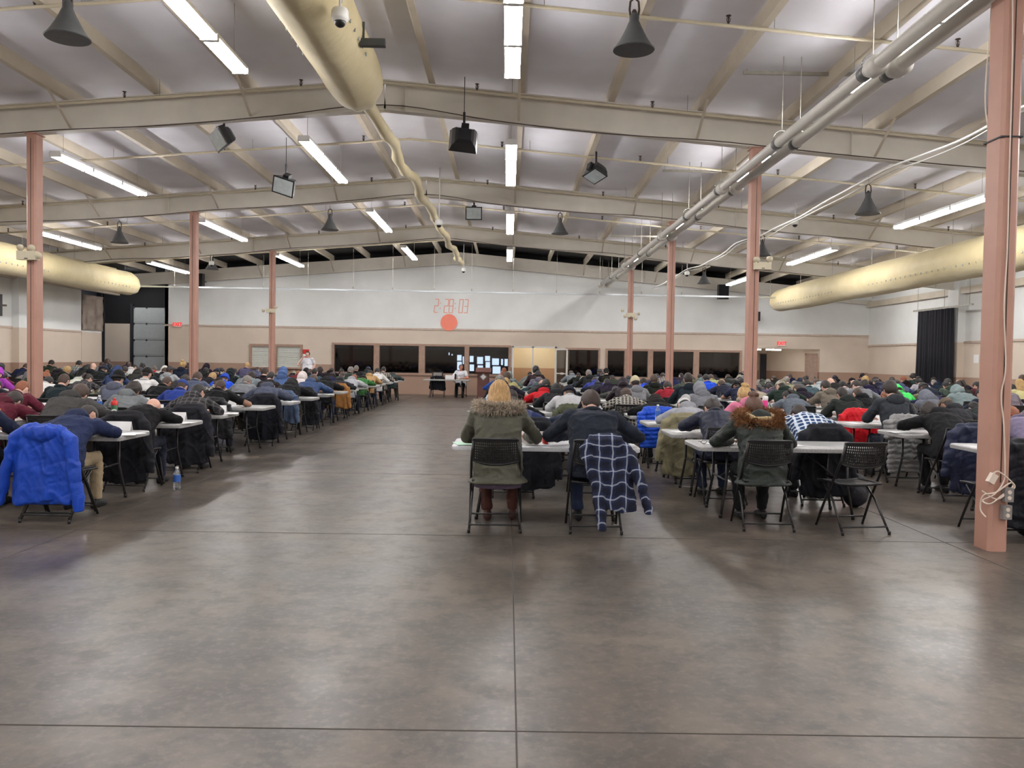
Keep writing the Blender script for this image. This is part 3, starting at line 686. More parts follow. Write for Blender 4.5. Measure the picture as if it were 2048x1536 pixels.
# dangling wire on the nearest column and the cord with its socket boxes
cable('dangling_wire', [at(2003, -150, 7.32), at(1985, -40, 7.5), at(1981, 50, 7.6), at(1973, 140, 7.6), at(1971, 220, 7.6), at(1983, 300, 7.6), at(1975, 318, 7.6)], .006, M['cord'], 'loose pale wire dangling left of the nearest column')
cx, cy = 4.25, 7.07
cable('extension_cord', [(cx - .075, cy - .015, 5.9), (cx - .055, cy - .015, 5.0), (cx - .03, cy - .015, 4.2), (cx - .025, cy - .015, 3.3), (cx - .02, cy - .015, 2.6), (cx - .03, cy - .015, 2.1), (cx + .0, cy - .015, 1.6), (cx - .03, cy - .015, 1.35),
                         (cx + .0, cy - .015, 1.1), (cx + .02, cy - .02, .72), (cx + .0, cy - .03, .6), (cx - .08, cy - .04, .5), (cx - .14, cy + .02, .44), (cx - .1, cy - .03, .42), (cx, cy - .035, .5), (cx + .1, cy - .03, .56), (cx + .06, cy - .04, .62), (cx - .05, cy - .04, .7), (cx - .1, cy - .03, .66)], .0065, M['cord'], 'cream extension cord running down the nearest column in loops')
cable('extension_cord', [(cx - .13, cy + .05, .52), (cx - .05, cy - .03, .46), (cx + .05, cy - .035, .53), (cx + .12, cy + .02, .58), (cx + .05, cy - .04, .6), (cx - .06, cy - .035, .52), (cx - .13, cy + .03, .48), (cx - .14, cy + .05, .36), (cx - .12, cy + .0, .3)], .0065, M['cord'], 'cord wound round the foot of the nearest column')
o = MB().box((0, 0, 0), (.055, .05, .085), Matrix.Rotation(.5, 3, 'Y')).build('cord_plug', M['cord'], None, 'auto', loc=(cx - .1, cy - .04, .64)); tag(o, 'pale rubber plug end hooked on the nearest column', 'plug')
for k, z in enumerate((.5, .35)):
    e = empty('socket_box', (cx + .045 - k * .01, cy - .03, z)); tag(e, '%s grey metal double socket box on the nearest column' % ('upper', 'lower')[k], 'socket', 'socket boxes on the nearest column')
    MB().box((0, 0, 0), (.075, .05, .12)).build('metal_box', M['grey_box'], e)
    for dz in (-.025, .025): MB().lathe([(.001, 0), (.017, 0), (.017, .006), (.001, .006)], 14, (0, -.025, dz), Matrix.Rotation(PI / 2, 3, 'X')).box((-.006, -.032, dz), (.003, .002, .009)).box((.006, -.032, dz), (.003, .002, .009)).build('socket_face', M['cord'], e)
o = MB().box((0, 0, 0), (.19, .27, .012)).build('strap', M['dark'], None, loc=(4.25, 7.2, 3.55)); tag(o, 'thin dark strap round the nearest column, high up', 'strap')

# emergency light units
def emergency(x, y, z, s, lab, heads=((-.1, .13), (.09, .13), (.2, 0))):
    e = empty('emergency_light', (x, y, z)); tag(e, lab, 'emergency light', 'emergency lights on the columns')
    MB().b2(-.165 * s, .165 * s, -.07, .05, -.075 * s, .075 * s).build('battery_box', M['beige_box'], e)
    MB().b2(-.03 * s, .03 * s, -.073, -.069, -.06 * s, -.045 * s).build('indicator', M['dark'], e)
    for hx, hz in heads:
        Rm = Matrix.Rotation(PI / 2 + .3, 3, 'X') @ Matrix.Rotation(hx * 3, 3, 'Y')
        h = MB().lathe([(.015, -.06), (.045, -.03), (.06, .02), (.058, .03)], 16, (hx * s, -.05, hz * s), Rm).build('lamp_head', M['beige_box'], e, True)
        MB().lathe([(.001, .025), (.055, .024)], 16, (hx * s, -.05, hz * s), Rm).build('lamp_lens', M['lens'], h, True)
emergency(-8.25, 14.3, 3.24, 1, 'beige emergency light with three lamp heads on the nearest left column')
emergency(4.36, 14.33, 3.27, .85, 'beige emergency light with two lamp heads on the second right column', ((-.13, .12), (.12, .13)))
emergency(4.25, 28.85, 3.2, 1, 'far emergency light cluster on the last right column', ((-.3, .15), (-.2, -.05), (.25, .05), (.15, -.12)))
emergency(-8.25, 28.85, 3.15, .9, 'far emergency light cluster on the last left column', ((-.28, .0), (.2, .15)))

# exit signs
def text(s, size, mat, parent, loc, rot=(PI / 2, 0, 0), name='lettering', ext=.004, bold=.0, align='CENTER'):
    cu = bpy.data.curves.new(name, 'FONT'); cu.body = s; cu.size = size; cu.extrude = ext; cu.offset = bold; cu.align_x = align; cu.align_y = 'CENTER'; cu.materials.append(mat)
    tmp = bpy.data.objects.new('tmp', cu); C.objects.link(tmp); dg = bpy.context.evaluated_depsgraph_get(); dg.update()
    me = bpy.data.meshes.new_from_object(tmp.evaluated_get(dg)); me.name = name; bpy.data.objects.remove(tmp); bpy.data.curves.remove(cu)
    o = bpy.data.objects.new(name, me); C.objects.link(o); o.location = loc; o.rotation_euler = rot
    if parent is not None: o.parent = parent
    return o
for px, py, lab in [(355, 649, 'lit red EXIT sign on the back wall, left of the left columns'), (1563, 687, 'lit red EXIT sign on the back wall above the side lobby')]:
    p_ = at(px, py, YB - .06); e = empty('exit_sign', p_); tag(e, lab, 'exit sign', 'exit signs')
    MB().b2(-.17, .17, -.02, .06, -.11, .11).build('sign_case', M['exit_face'], e); text('EXIT', .2, M['exit_red'], e, (0, -.028, 0), bold=.006)
# projected countdown: the beam's light is painted as flat salmon shapes
p_ = at(901, 612, YB - .03)
M['clock'] = plain('painted_digit_light', srgb(236, 168, 150), .7, var=.02); M['disc_light'] = plain('painted_disc_light', srgb(243, 140, 118), .7, var=.02)
e = empty('painted_clock_light', (p_.x, YB - .006, p_.z)); tag(e, 'pale red countdown 2:28:03 and red disc, projected light painted on the back wall', 'clock')
SEGS = {'2': 'abged', '8': 'abcdefg', '0': 'abcdef', '3': 'abgcd'}; ww, hh = .2, .58
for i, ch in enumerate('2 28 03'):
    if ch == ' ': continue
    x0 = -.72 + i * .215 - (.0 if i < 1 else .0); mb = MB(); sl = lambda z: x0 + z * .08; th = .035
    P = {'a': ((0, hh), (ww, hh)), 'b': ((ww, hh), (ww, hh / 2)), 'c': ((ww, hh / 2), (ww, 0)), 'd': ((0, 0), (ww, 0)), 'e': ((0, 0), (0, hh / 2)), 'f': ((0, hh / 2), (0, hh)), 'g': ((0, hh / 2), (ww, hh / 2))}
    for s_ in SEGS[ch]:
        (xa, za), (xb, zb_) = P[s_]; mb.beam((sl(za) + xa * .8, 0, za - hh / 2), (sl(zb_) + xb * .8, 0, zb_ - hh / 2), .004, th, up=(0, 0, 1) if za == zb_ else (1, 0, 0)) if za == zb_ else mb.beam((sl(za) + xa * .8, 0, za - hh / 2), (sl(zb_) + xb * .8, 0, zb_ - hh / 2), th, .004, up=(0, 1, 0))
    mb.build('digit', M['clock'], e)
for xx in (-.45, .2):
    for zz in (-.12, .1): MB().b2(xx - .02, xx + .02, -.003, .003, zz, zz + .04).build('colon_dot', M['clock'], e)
c_ = at(898, 645, YB); MB().lathe([(.001, 0), (.365, 0), (.365, .006), (.001, .006)], 48, (c_.x - p_.x, -.04, c_.z - p_.z), Matrix.Rotation(PI / 2, 3, 'X')).build('disc', M['disc_light'], e)
# red poster by the guard, wall box
p_ = at(612, 708, YB - .02); e = empty('wall_poster', p_); tag(e, 'red and white notice on the wall behind the standing guard', 'poster')
MB().b2(-.14, .14, -.006, .0, -.2, .2).build('sheet', M['paper'], e); MB().b2(-.14, .14, -.01, -.006, .0, .2).b2(-.1, .1, -.01, -.006, -.15, -.1).build('printed_panel', M['red'], e)
p_ = at(1921, 718, 26); o = MB().b2(-.005, 0, -.15, .15, -.14, .14).build('wall_notice', M['paper'], None, loc=(XR - .0, 27.9, 1.86)); tag(o, 'white notice on the right wall beyond the black drape', 'notice')
#@@PEOPLE
# ------------------------------------------------------------------ tables
def rrect(hx, hy, r, n=4):
    out = []
    for cx_, cy_, a0 in ((hx - r, hy - r, 0), (-hx + r, hy - r, PI / 2), (-hx + r, -hy + r, PI), (hx - r, -hy + r, 1.5 * PI)):
        for k in range(n + 1):
            a = a0 + PI / 2 * k / n; out.append((cx_ + r * math.cos(a), cy_ + r * math.sin(a)))
    return out
TW = .93
def table_top_mesh(mat):
    mb = MB(); R = []
    for dx, z in ((-.03, -.05), (-.004, -.05), (0, -.04), (0, -.012), (-.008, -.003), (-.02, 0)):
        R.append([(x, y, z) for x, y in rrect(TW + dx, .38 + dx, .06)])
    return mb.loft(R).mesh('table_top', mat, 'auto')
TOP_G, TOP_W = table_top_mesh(M['table_grey']), table_top_mesh(M['table_white'])
def leg_bm(s, t): return MB().tube([(s * .62, t * .27, -.05), (s * .62, t * .27, -.36), (s * .66, t * .29, -.6), (s * .68, t * .30, -.735)], .0145, 8).lathe([(.018, -.74), (.019, -.71), (.016, -.7)], 8, (s * .68, t * .3, 0))
LEG = {(s, t): leg_bm(s, t).mesh('leg', M['black_metal'], True) for s in (-1, 1) for t in (-1, 1)}
BAR = {s: MB().tube([(s * .62, -.27, -.36), (s * .62, .27, -.36)], .011, 6).tube([(s * .62, -.27, -.07), (s * .62, .27, -.07)], .011, 6).tube([(s * .62, 0, -.36), (s * .25, 0, -.06)], .009, 6).mesh('leg_brace', M['black_metal'], True) for s in (-1, 1)}
FAR_T = None
def make_table(x, y, label, white=False, far=False, rz=0):
    """y is the table's near edge"""
    e = empty('folding_table', (x, y + .38, .742), rz); tag(e, label, 'table', 'folding exam tables')
    put('table_top', TOP_W if white else TOP_G, e)
    for k in LEG: put('leg', LEG[k], e)
    for s in BAR: put('leg_brace', BAR[s], e)
    return e
# ------------------------------------------------------------------ chairs
def chair_parts():
    parts = {}
    bl = M['black_metal']
    for s in (-1, 1):
        # rear leg rises to the back rest, front leg crosses it at the seat
        parts.setdefault('back_post', []).append(MB().tube([(s * .245, .17, .012), (s * .235, .02, .3), (s * .228, -.12, .52), (s * .222, -.215, .68), (s * .205, -.26, .84)], .012, 8).mesh('back_post', bl, True))
        parts.setdefault('rear_leg', []).append(MB().tube([(s * .215, .10, .44), (s * .218, -.08, .3), (s * .235, -.3, .012)], .011, 8).lathe([(.014, 0), (.015, .03), (.011, .035)], 8, (s * .235, -.3, 0)).mesh('leg', bl, True))
    parts['cross_bar'] = [MB().tube([(-.232, -.265, .07), (.232, -.265, .07)], .009, 6).mesh('cross_bar', bl, True), MB().tube([(-.24, .12, .1), (.24, .12, .1)], .009, 6).mesh('cross_bar', bl, True)]
    # perforated seat and back: slots cut through a moulded shell
    def shell(nx, ny, f, th, name, keep, mu=.26, mv=.2):
        # every slot is a real opening: four strips round each hole, on both faces, with the hole's walls
        mb = MB()
        def pt(u, v, k):
            p = Vector(f(u, v)); du = Vector(f(u + .01, v)) - p; dv = Vector(f(u, v + .01)) - p; return p + du.cross(dv).normalized() * th * k
        for j in range(ny):
            for i in range(nx):
                sh = .5 * (j % 2) * (1 if 0 < i < nx - 1 else 0)
                O = [(i / nx, j / ny), ((i + 1) / nx, j / ny), ((i + 1) / nx, (j + 1) / ny), (i / nx, (j + 1) / ny)]
                hole = keep(i, j, nx, ny)
                I = [((i + mu) / nx, (j + mv) / ny), ((i + 1 - mu) / nx, (j + mv) / ny), ((i + 1 - mu) / nx, (j + 1 - mv) / ny), ((i + mu) / nx, (j + 1 - mv) / ny)]
                if not hole:
                    for k in (0, 1): mb.add([pt(u, v, k) for u, v in O], [(0, 1, 2, 3)])
                else:
                    for k in (0, 1): mb.add([pt(u, v, k) for u, v in O + I], [(0, 1, 5, 4), (1, 2, 6, 5), (2, 3, 7, 6), (3, 0, 4, 7)])
                    mb.add([pt(u, v, 0) for u, v in I] + [pt(u, v, 1) for u, v in I], [(0, 1, 5, 4), (1, 2, 6, 5), (2, 3, 7, 6), (3, 0, 4, 7)])
        return mb.mesh(name, M['black'])
    def fb(u, v):
        x = (u - .5) * .43; zb_ = .655 - .035 * (1 - (2 * u - 1) ** 2) ; z = zb_ + (.86 - zb_) * v
        return (x * (1 - .04 * v), -.205 - .055 * v - .035 * (1 - (2 * u - 1) ** 2) * .8, z)
    parts['backrest'] = [shell(22, 9, fb, .008, 'backrest', lambda i, j, nx, ny: 0 < i < nx - 1 and 0 < j < ny - 1)]
    rim = [fb(u / 16, 0) for u in range(17)] + [fb(1, 1)] + [fb(1 - u / 16, 1) for u in range(1, 17)]
    parts['back_rim'] = [MB().tube(rim, .011, 6, closed=True).mesh('back_rim', M['black'], True)]
    def fs(u, v):
        x = (u - .5) * .42; y = -.18 + .40 * v
        return (x, y, .445 + .012 * (2 * u - 1) ** 2 - .02 * max(0, v - .8) * 5 * (v - .8) + .008 * (1 - v))
    parts['seat'] = [shell(18, 16, fs, -.012, 'seat', lambda i, j, nx, ny: 2 < i < nx - 3 and 2 < j < ny - 3 and i % 2)]
    rim = [fs(0, v / 8) for v in range(9)] + [fs(u / 8, 1) for u in range(1, 9)] + [fs(1, 1 - v / 8) for v in range(1, 9)] + [fs(1 - u / 8, 0) for u in range(1, 8)]
    parts['seat_rim'] = [MB().tube(rim, .012, 6, closed=True).mesh('seat_rim', M['black'], True)]
    return parts
CH = chair_parts()
bmj = bmesh.new()
for k in ('back_post', 'rear_leg', 'cross_bar', 'back_rim', 'seat_rim'):
    for m_ in CH[k]: bmj.from_mesh(m_)
CHF_FRAME = bpy.data.meshes.new('folding_frame'); bmj.to_mesh(CHF_FRAME); bmj.free(); CHF_FRAME.materials.append(M['black_metal'])
CHF_BACK = MB().box((0, -.245, .76), (.42, .02, .2)).box((0, .02, .445), (.41, .38, .015)).mesh('seat_and_back', M['black'])
def make_chair(x, y, label, far=False, rz=0):
    e = empty('folding_chair', (x, y, 0), rz); tag(e, label, 'chair', 'black folding chairs')
    if far:
        put('folding_frame', CHF_FRAME, e); put('seat_and_back', CHF_BACK, e); return e
    names = {'rear_leg': 'leg', 'back_post': 'leg'}
    for k, ms in CH.items():
        for m_ in ms: put(names.get(k, k), m_, e)
    return e

# ------------------------------------------------------------------ people
class Pose: pass
def rx(a): return Matrix.Rotation(-a, 3, 'X')
def make_pose(lean=.6, head=1.0, turn=0.0, armL=(.36, .26, .79), armR=(.36, .26, .79), hL=(.10, .46, .785), hR=(.12, .44, .79), build=1.0, short=False, side=0.0, tuck=0, stand=False, coarse=1.0, gown=False):
    P = Pose(); b = build
    if stand: p0 = Vector((0, 0, .95))
    else: p0 = Vector((0, -.06, .56))
    def step(p, a, L): return p + Vector((side * L * .5, math.sin(a) * L, math.cos(a) * L))
    p1 = step(p0, lean * .55, .17); p2 = step(p1, lean * 1.0, .17); p3 = step(p2, lean * 1.35, .17)
    A = lean * 1.35
    nk = step(p3, (A + head) / 2, .075); Rh = rx(head) @ Matrix.Rotation(turn, 3, 'Z')
    hc = nk + Rh @ Vector((0, .018, .10))
    P.neck, P.spine, P.A, P.nk = p3, (p0, p1, p2, p3), A, nk
    P.head = Matrix.Translation(hc) @ Rh.to_4x4()
    Rt = rx(A)
    sh = {s: p3 + Rt @ Vector((s * .175 * b, .02, -.035)) for s in (-1, 1)}
    el = {-1: Vector((-armL[0], armL[1], armL[2])), 1: Vector(armR)}; hd = {-1: Vector((-hL[0], hL[1], hL[2])), 1: Vector(hR)}
    P.hands = hd
    def torso(mb, inf, cut=0, neck=True):
        spec = [(p0 + Vector((0, 0, -.09)), 0, .165, .125), (p0, lean * .3, .172, .125), ((p0 + p1) / 2, lean * .5, .165, .118), (p1, lean * .8, .16, .112), ((p1 + p2) / 2, lean, .168, .115), (p2, lean * 1.15, .182, .12),
                ((p2 + p3) / 2, A, .19, .115), (p3 + rx(A) @ Vector((0, .01, -.04)), A, .165, .088), (p3 + rx(A) @ Vector((0, .012, .01)), A, .10, .068)]
        if inf > 0:
            spec = [(c_, a_, rw_ + (.022, .02, .02, .016, .01)[i_] if i_ < 5 else rw_, rd_ + (.03, .028, .022, .014, .006)[i_] if i_ < 5 else rd_) for i_, (c_, a_, rw_, rd_) in enumerate(spec)]
        if gown: spec = [(p0 + Vector((0, -.02, -.14)), 0, .235, .16)] + spec
        rings = []
        for c, a, rw, rd in spec:
            R = rx(a); rings.append([c + R @ Vector(((rw * b + inf) * math.copysign(abs(math.cos(t)) ** .85, math.cos(t)), (rd * b + inf) * math.copysign(abs(math.sin(t)) ** .85, math.sin(t)), 0)) for t in (2 * PI * k / 24 for k in range(24))])
        mb.loft(rings)
    def arm(mb, s, inf, upto=1.0, cuff=0):
        a, e_, h = sh[s], el[s], hd[s]; w_ = e_.lerp(h, .82)
        pts = [a + rx(A) @ Vector((-s * .04, 0, .0)), a, a.lerp(e_, .5) + Vector((0, -.005, 0)), e_, e_.lerp(w_, .45), w_]
        rr = [.066, .064, .054, .046, .046, .031]
        if upto < 1: pts = pts[:3] + [a.lerp(e_, .72)]; rr = rr[:3] + [.052]
        mb.ell(a + rx(A) @ Vector((-s * .01, 0, -.0)), (.07 * b + inf, .07 * b + inf, .066 * b + inf), None, 14, 8)
        mb.tube(pts, [r * (.93 + .07 * b) + inf for r in rr], 12)
        if upto >= 1: mb.ell(e_, (.045 + inf,) * 3, None, 12, 8)
    legs = {}
    for s in (-1, 1):
        if stand: legs[s] = [p0 + Vector((s * .085, 0, -.06)), Vector((s * .11, .01, .5)), Vector((s * .13, -.02, .09))]
        else: legs[s] = [p0 + Vector((s * .085, .03, -.045)), Vector((s * .14, .37, .52)), Vector((s * (.12 + .02 * s), (.36, .12, .5)[tuck % 3] + .03 * s, .09))]
    P.legs = legs
    def leg(mb, s, inf):
        a, k_, f_ = legs[s]
        mb.tube([a, a.lerp(k_, .5), k_, k_.lerp(f_, .35), f_], [.088 + inf, .077 + inf, .06 + inf, .058 + inf, .042 + inf], 12); mb.ell(k_, (.06 + inf,) * 3, None, 12, 8)
    # skin: one continuous surface with head, ears, nose, neck, arms and legs
    mb = MB(); torso(mb, -.006)
    for s in (-1, 1): arm(mb, s, -.006 if not short else 0); leg(mb, s, -.012)
    mb.tube([p3 + rx(A) @ Vector((0, .01, -.04)), nk, hc - Rh @ Vector((0, .005, .05))], [.062, .055, .056], 14)
    def skull(q):
        x, y, z = q
        if z < -.25: x *= 1 - .22 * (-z - .25); y *= (1 - .12 * (-z - .25)) if y > 0 else (1 - .35 * (-z - .25))
        return Vector((x, y, z))
    mb.ell(hc, (.077, .097, .115), Rh, 28, 20, skull)
    mb.ell(hc + Rh @ Vector((0, .07, -.075)), (.03, .026, .026), Rh, 12, 8)
    mb.tube([hc + Rh @ Vector((0, .088, .02)), hc + Rh @ Vector((0, .112, -.022)), hc + Rh @ Vector((0, .09, -.03))], [.009, .015, .012], 8)
    mb.tube([hc + Rh @ Vector((-.045, .077, .03)), hc + Rh @ Vector((0, .094, .032)), hc + Rh @ Vector((.045, .077, .03))], [.009, .011, .009], 8)
    mb.tube([hc + Rh @ Vector((-.022, .088, -.052)), hc + Rh @ Vector((0, .096, -.052)), hc + Rh @ Vector((.022, .088, -.052))], [.006, .010, .006], 8)
    for s in (-1, 1): mb.ell(hc + Rh @ Vector((s * .078, -.004, -.008)), (.011, .022, .034), Rh @ Matrix.Rotation(s * .3, 3, 'Z'), 12, 8)
    P.body = remesh(mb, .0105 * coarse, 3)
    mb = MB()                                           # hands: palm, four fingers and thumb, rooted in the wrist
    for s in (-1, 1):
        e_, h = el[s], hd[s]; w_ = e_.lerp(h, .8); d = (h - e_).normalized()
        up = Vector((0, 0, 1)) if not stand else Vector((s, 0, 0)); sd = d.cross(up).normalized(); up = sd.cross(d)
        R = Matrix((sd, d, up)).transposed()
        mb.ell(w_ + d * .05, (.04, .055, .017), R, 14, 8); mb.tube([w_ - d * .02, w_ + d * .03], [.028, .024], 10)
        for i, L in enumerate((.06, .072, .078, .07)):
            q = w_ + d * .085 + sd * (-.029 + .0195 * i) * 1.0; dd = (d + sd * (-.12 + .08 * i)).normalized()
            mb.tube([q - d * .02, q + dd * L * .4 + up * .004, q + dd * L * .72 - up * .014, q + dd * L * .86 - up * .032], [.0095, .009, .008, .0065], 7)
        q = w_ + d * .03 - sd * s * .03 * (1 if True else 1); t_dir = (d * .8 - sd * s * .75).normalized()
        mb.tube([q, q + t_dir * .03, q + t_dir * .05 + d * .012 - up * .012, q + t_dir * .055 + d * .03 - up * .02], [.012, .011, .0095, .008], 7)
    P.body.materials.append(M['skin']); join(P.body, mb, M['skin'])
    # eyes
    # top
    def folds(co, n):
        q = co * 7; v = .006 * fn(q.x, q.y, q.z) + .004 * fn(q.x * 2.3, q.y * 2.3, q.z * 2.3)
        r_ = 1 - abs(fn(co.x * 5 + 3, co.y * 9, co.z * 9)) * 2; r2 = 1 - abs(fn(co.x * 9 - co.z * 6, co.y * 5, co.z * 4 + 7)) * 3; return v + .009 * max(0, r_) ** 3 - .007 * max(0, r2) ** 2
    def top(mb, inf):
        torso(mb, inf)
        for s in (-1, 1): arm(mb, s, inf * .8, .7 if short else 1)
    mb = MB(); top(mb, .016); P.top = remesh(mb, .0125 * coarse, 4, folds)
    # hood lying on the shoulders
    R = rx(A + .1); c = p3 + R @ Vector((0, -.01, .0)); mb = MB(); ring = []
    for k in range(20):
        a = 2 * PI * k / 20; ring.append(c + R @ Vector((.098 * math.cos(a), .07 * math.sin(a) - .015, -.012 - .02 * math.sin(a))))
    mb.tube(ring, [.02 + .026 * max(0, -math.sin(2 * PI * k / 20)) for k in range(20)], 10, closed=True)
    mb.ell(c + R @ Vector((0, -.095, -.04)), (.115, .045, .085), R @ Matrix.Rotation(.3, 3, 'X'), 18, 12)
    P.hood = remesh(mb, .011 * coarse, 4, lambda co, n: .008 * fn(co.x * 14, co.y * 14, co.z * 14))
    # plain collar
    mb = MB(); ring = [c + R @ Vector((.085 * math.cos(2 * PI * k / 20), .068 * math.sin(2 * PI * k / 20), .012)) for k in range(20)]
    mb.tube(ring, .017, 8, flat=1.5, closed=True); P.collar = mb.mesh('collar', [], True)
    # trousers
    mb = MB()
    R = rx(lean * .3)
    mb.loft([[c_ + Vector((rw * b * math.cos(t), rd * b * math.sin(t), 0)) for t in (2 * PI * k / 20 for k in range(20))] for c_, rw, rd in ((p0 + Vector((0, 0, -.105)), .16, .13), (p0 + Vector((0, 0, -.05)), .18, .145), (p0 + Vector((0, .01, .05)), .17, .13))])
    for s in (-1, 1): leg(mb, s, .008)
    P.trousers = remesh(mb, .0125 * coarse, 4, folds)
    P.shoes = []
    for s in (-1, 1):
        f_ = legs[s][2]; mb = MB()
        mb.loft([[(f_.x + wx * math.cos(t), f_.y + yy + .0, max(.0, hz * (math.sin(t) * .5 + .5))) for t in (2 * PI * k / 12 for k in range(12))] for yy, wx, hz in ((-.09, .02, .05), (-.07, .035, .09), (-.01, .04, .11), (.06, .045, .085), (.13, .046, .06), (.17, .03, .045), (.185, .01, .03))])
        P.shoes.append(mb.mesh('shoe', [], True))
    for k in ('top', 'hood', 'collar', 'trousers'): getattr(P, k).name = k
    return P
def headwear():
    H = {}
    def cap_shell(r, c, keep, nz=0, amp=.004, fr=40, seg=32, rg=22):
        mb = MB(); mb.ell(c, r, None, seg, rg); me = mb.mesh('hair', [], True); bm = bmesh.new(); bm.from_mesh(me)
        bmesh.ops.delete(bm, geom=[f for f in bm.faces if not keep(f.calc_center_median())], context='FACES')
        for v in bm.verts: v.co += (v.co - Vector(c)).normalized() * amp * fn(v.co.x * fr, v.co.y * fr, v.co.z * fr + nz)
        bmesh.ops.solidify(bm, geom=bm.faces[:], thickness=-.006)
        bm.to_mesh(me); bm.free(); me.polygons.foreach_set('use_smooth', [True] * len(me.polygons)); return me
    H['short'] = cap_shell((.086, .104, .118), (0, -.006, .010), lambda q: (q.y < -.03 and q.z > -.098) or (q.y < .05 and q.z > .0) or q.z > .075, 0, .007, 60)
    H['crop'] = cap_shell((.0815, .101, .1165), (0, -.003, .008), lambda q: (q.y < -.035 and q.z > -.085) or (q.y < .045 and q.z > .015) or q.z > .08, 3, .002, 60)
    H['bushy'] = cap_shell((.098, .114, .126), (0, -.012, .016), lambda q: (q.y < -.01 and q.z > -.11) or (q.y < .05 and q.z > .0) or q.z > .08, 5, .016, 36)
    mb = MB(); rings = []
    for i, z in enumerate((.10, .05, 0, -.05, -.1, -.15, -.2, -.24)):
        wd = (.06, .092, .102, .108, .112, .112, .105, .09)[i]; dp = (.08, .1, .1, .09, .08, .07, .055, .04)[i]
        rings.append([((wd + .006 * fn(k * 1.7, i, 0)) * math.cos(2 * PI * k / 28), -.03 + (dp + .006 * fn(k, i, 3)) * (math.sin(2 * PI * k / 28)) * (1 if math.sin(2 * PI * k / 28) < 0 else .45) - (.02 if i > 3 else 0), z) for k in range(28)])
    mb.loft(rings); long_ = mb; long_.ell((0, -.01, .02), (.089, .106, .118), None, 24, 14)
    H['long'] = remesh(long_, .009, 3, lambda co, n: .005 * fn(co.x * 70, co.y * 20, co.z * 6) + .003 * fn(co.x * 160, 0, 0))
    # hair must leave the face free: cut the front
    bm = bmesh.new(); bm.from_mesh(H['long']); bmesh.ops.delete(bm, geom=[f for f in bm.faces if f.calc_center_median().y > .05 and f.calc_center_median().z < .06], context='FACES'); bm.to_mesh(H['long']); bm.free()
    H['long'].polygons.foreach_set('use_smooth', [True] * len(H['long'].polygons))
    me = H['short'].copy(); mb = MB().ell((0, -.085, .1), (.045, .04, .045), None, 16, 10).ell((.02, -.1, .085), (.03, .03, .03), None, 12, 8).ell((-.025, -.075, .125), (.028, .028, .026), None, 12, 8)
    H['bun'] = join(me, mb, [])
    me = H['short'].copy(); mb = MB().tube([(0, -.1, .05), (0, -.14, .03), (0, -.15, -.04), (.01, -.13, -.13)], [.02, .032, .03, .008], 10); H['tail'] = join(me, mb, [])
    def capm(sgn):
        me = cap_shell((.088, .105, .112), (0, -.004, .018), lambda q: q.z > .02 or (q.y < -.02 and q.z > -.02), 9, .0015, 20)
        mb = MB(); rings = [[(.075 * math.cos(t) * wd, sgn * (.075 + dy * math.sin(t)), .035 + .02 * (1 - math.cos(t) ** 2) * 0 - dz + .012 * math.sin(t)) for t in (PI * k / 12 for k in range(13))] for wd, dy, dz in ((1, .02, 0), (1, .095, .012), (.98, .095, .017), (.98, .02, .006))]
        mb.loft(rings, True); mb.ell((0, 0, .13), (.008, .008, .005), None, 8, 5); return join(me, mb, [])
    H['cap'] = capm(1); H['capback'] = capm(-1)
    mb = MB().ell((0, -.006, .035), (.09, .108, .112), None, 24, 14); me = mb.mesh('b', [], True); bm = bmesh.new(); bm.from_mesh(me); bmesh.ops.delete(bm, geom=[f for f in bm.faces if f.calc_center_median().z < .005 + .3 * min(.05, f.calc_center_median().y)], context='FACES'); bm.to_mesh(me); bm.free()
    mb = MB(); mb.tube([(.094 * math.cos(2 * PI * k / 24), -.006 + .111 * math.sin(2 * PI * k / 24), -.002 + .034 * math.sin(2 * PI * k / 24)) for k in range(24)], .018, 8, flat=1.2, closed=True); H['beanie'] = join(me, mb, [])
    mb = MB().ell((0, -.02, .005), (.108, .13, .14), None, 24, 16); mb.ell((0, -.07, -.09), (.1, .09, .08), None, 18, 10); me = remesh(mb, .011, 3, lambda co, n: .007 * fn(co.x * 12, co.y * 12, co.z * 12))
    bm = bmesh.new(); bm.from_mesh(me); bmesh.ops.delete(bm, geom=[f for f in bm.faces if f.calc_center_median().y > .068], context='FACES'); bmesh.ops.solidify(bm, geom=bm.faces[:], thickness=-.006); bm.to_mesh(me); bm.free(); me.polygons.foreach_set('use_smooth', [True] * len(me.polygons)); H['hoodup'] = me
    return H
HW = headwear()
EYE = MB().ell((-.03, .083, .012), (.011, .008, .007), None, 10, 6).ell((.03, .083, .012), (.011, .008, .007), None, 10, 6).mesh('eyes', M['white_plastic'], True)
for n_, me in HW.items(): me.name = n_
def mated(me, mat, cache={}):
    k = (me.name, mat.name)
    if k not in cache:
        c = me.copy(); c.materials.clear(); c.materials.append(mat); c.name = me.name; cache[k] = c
    return cache[k]
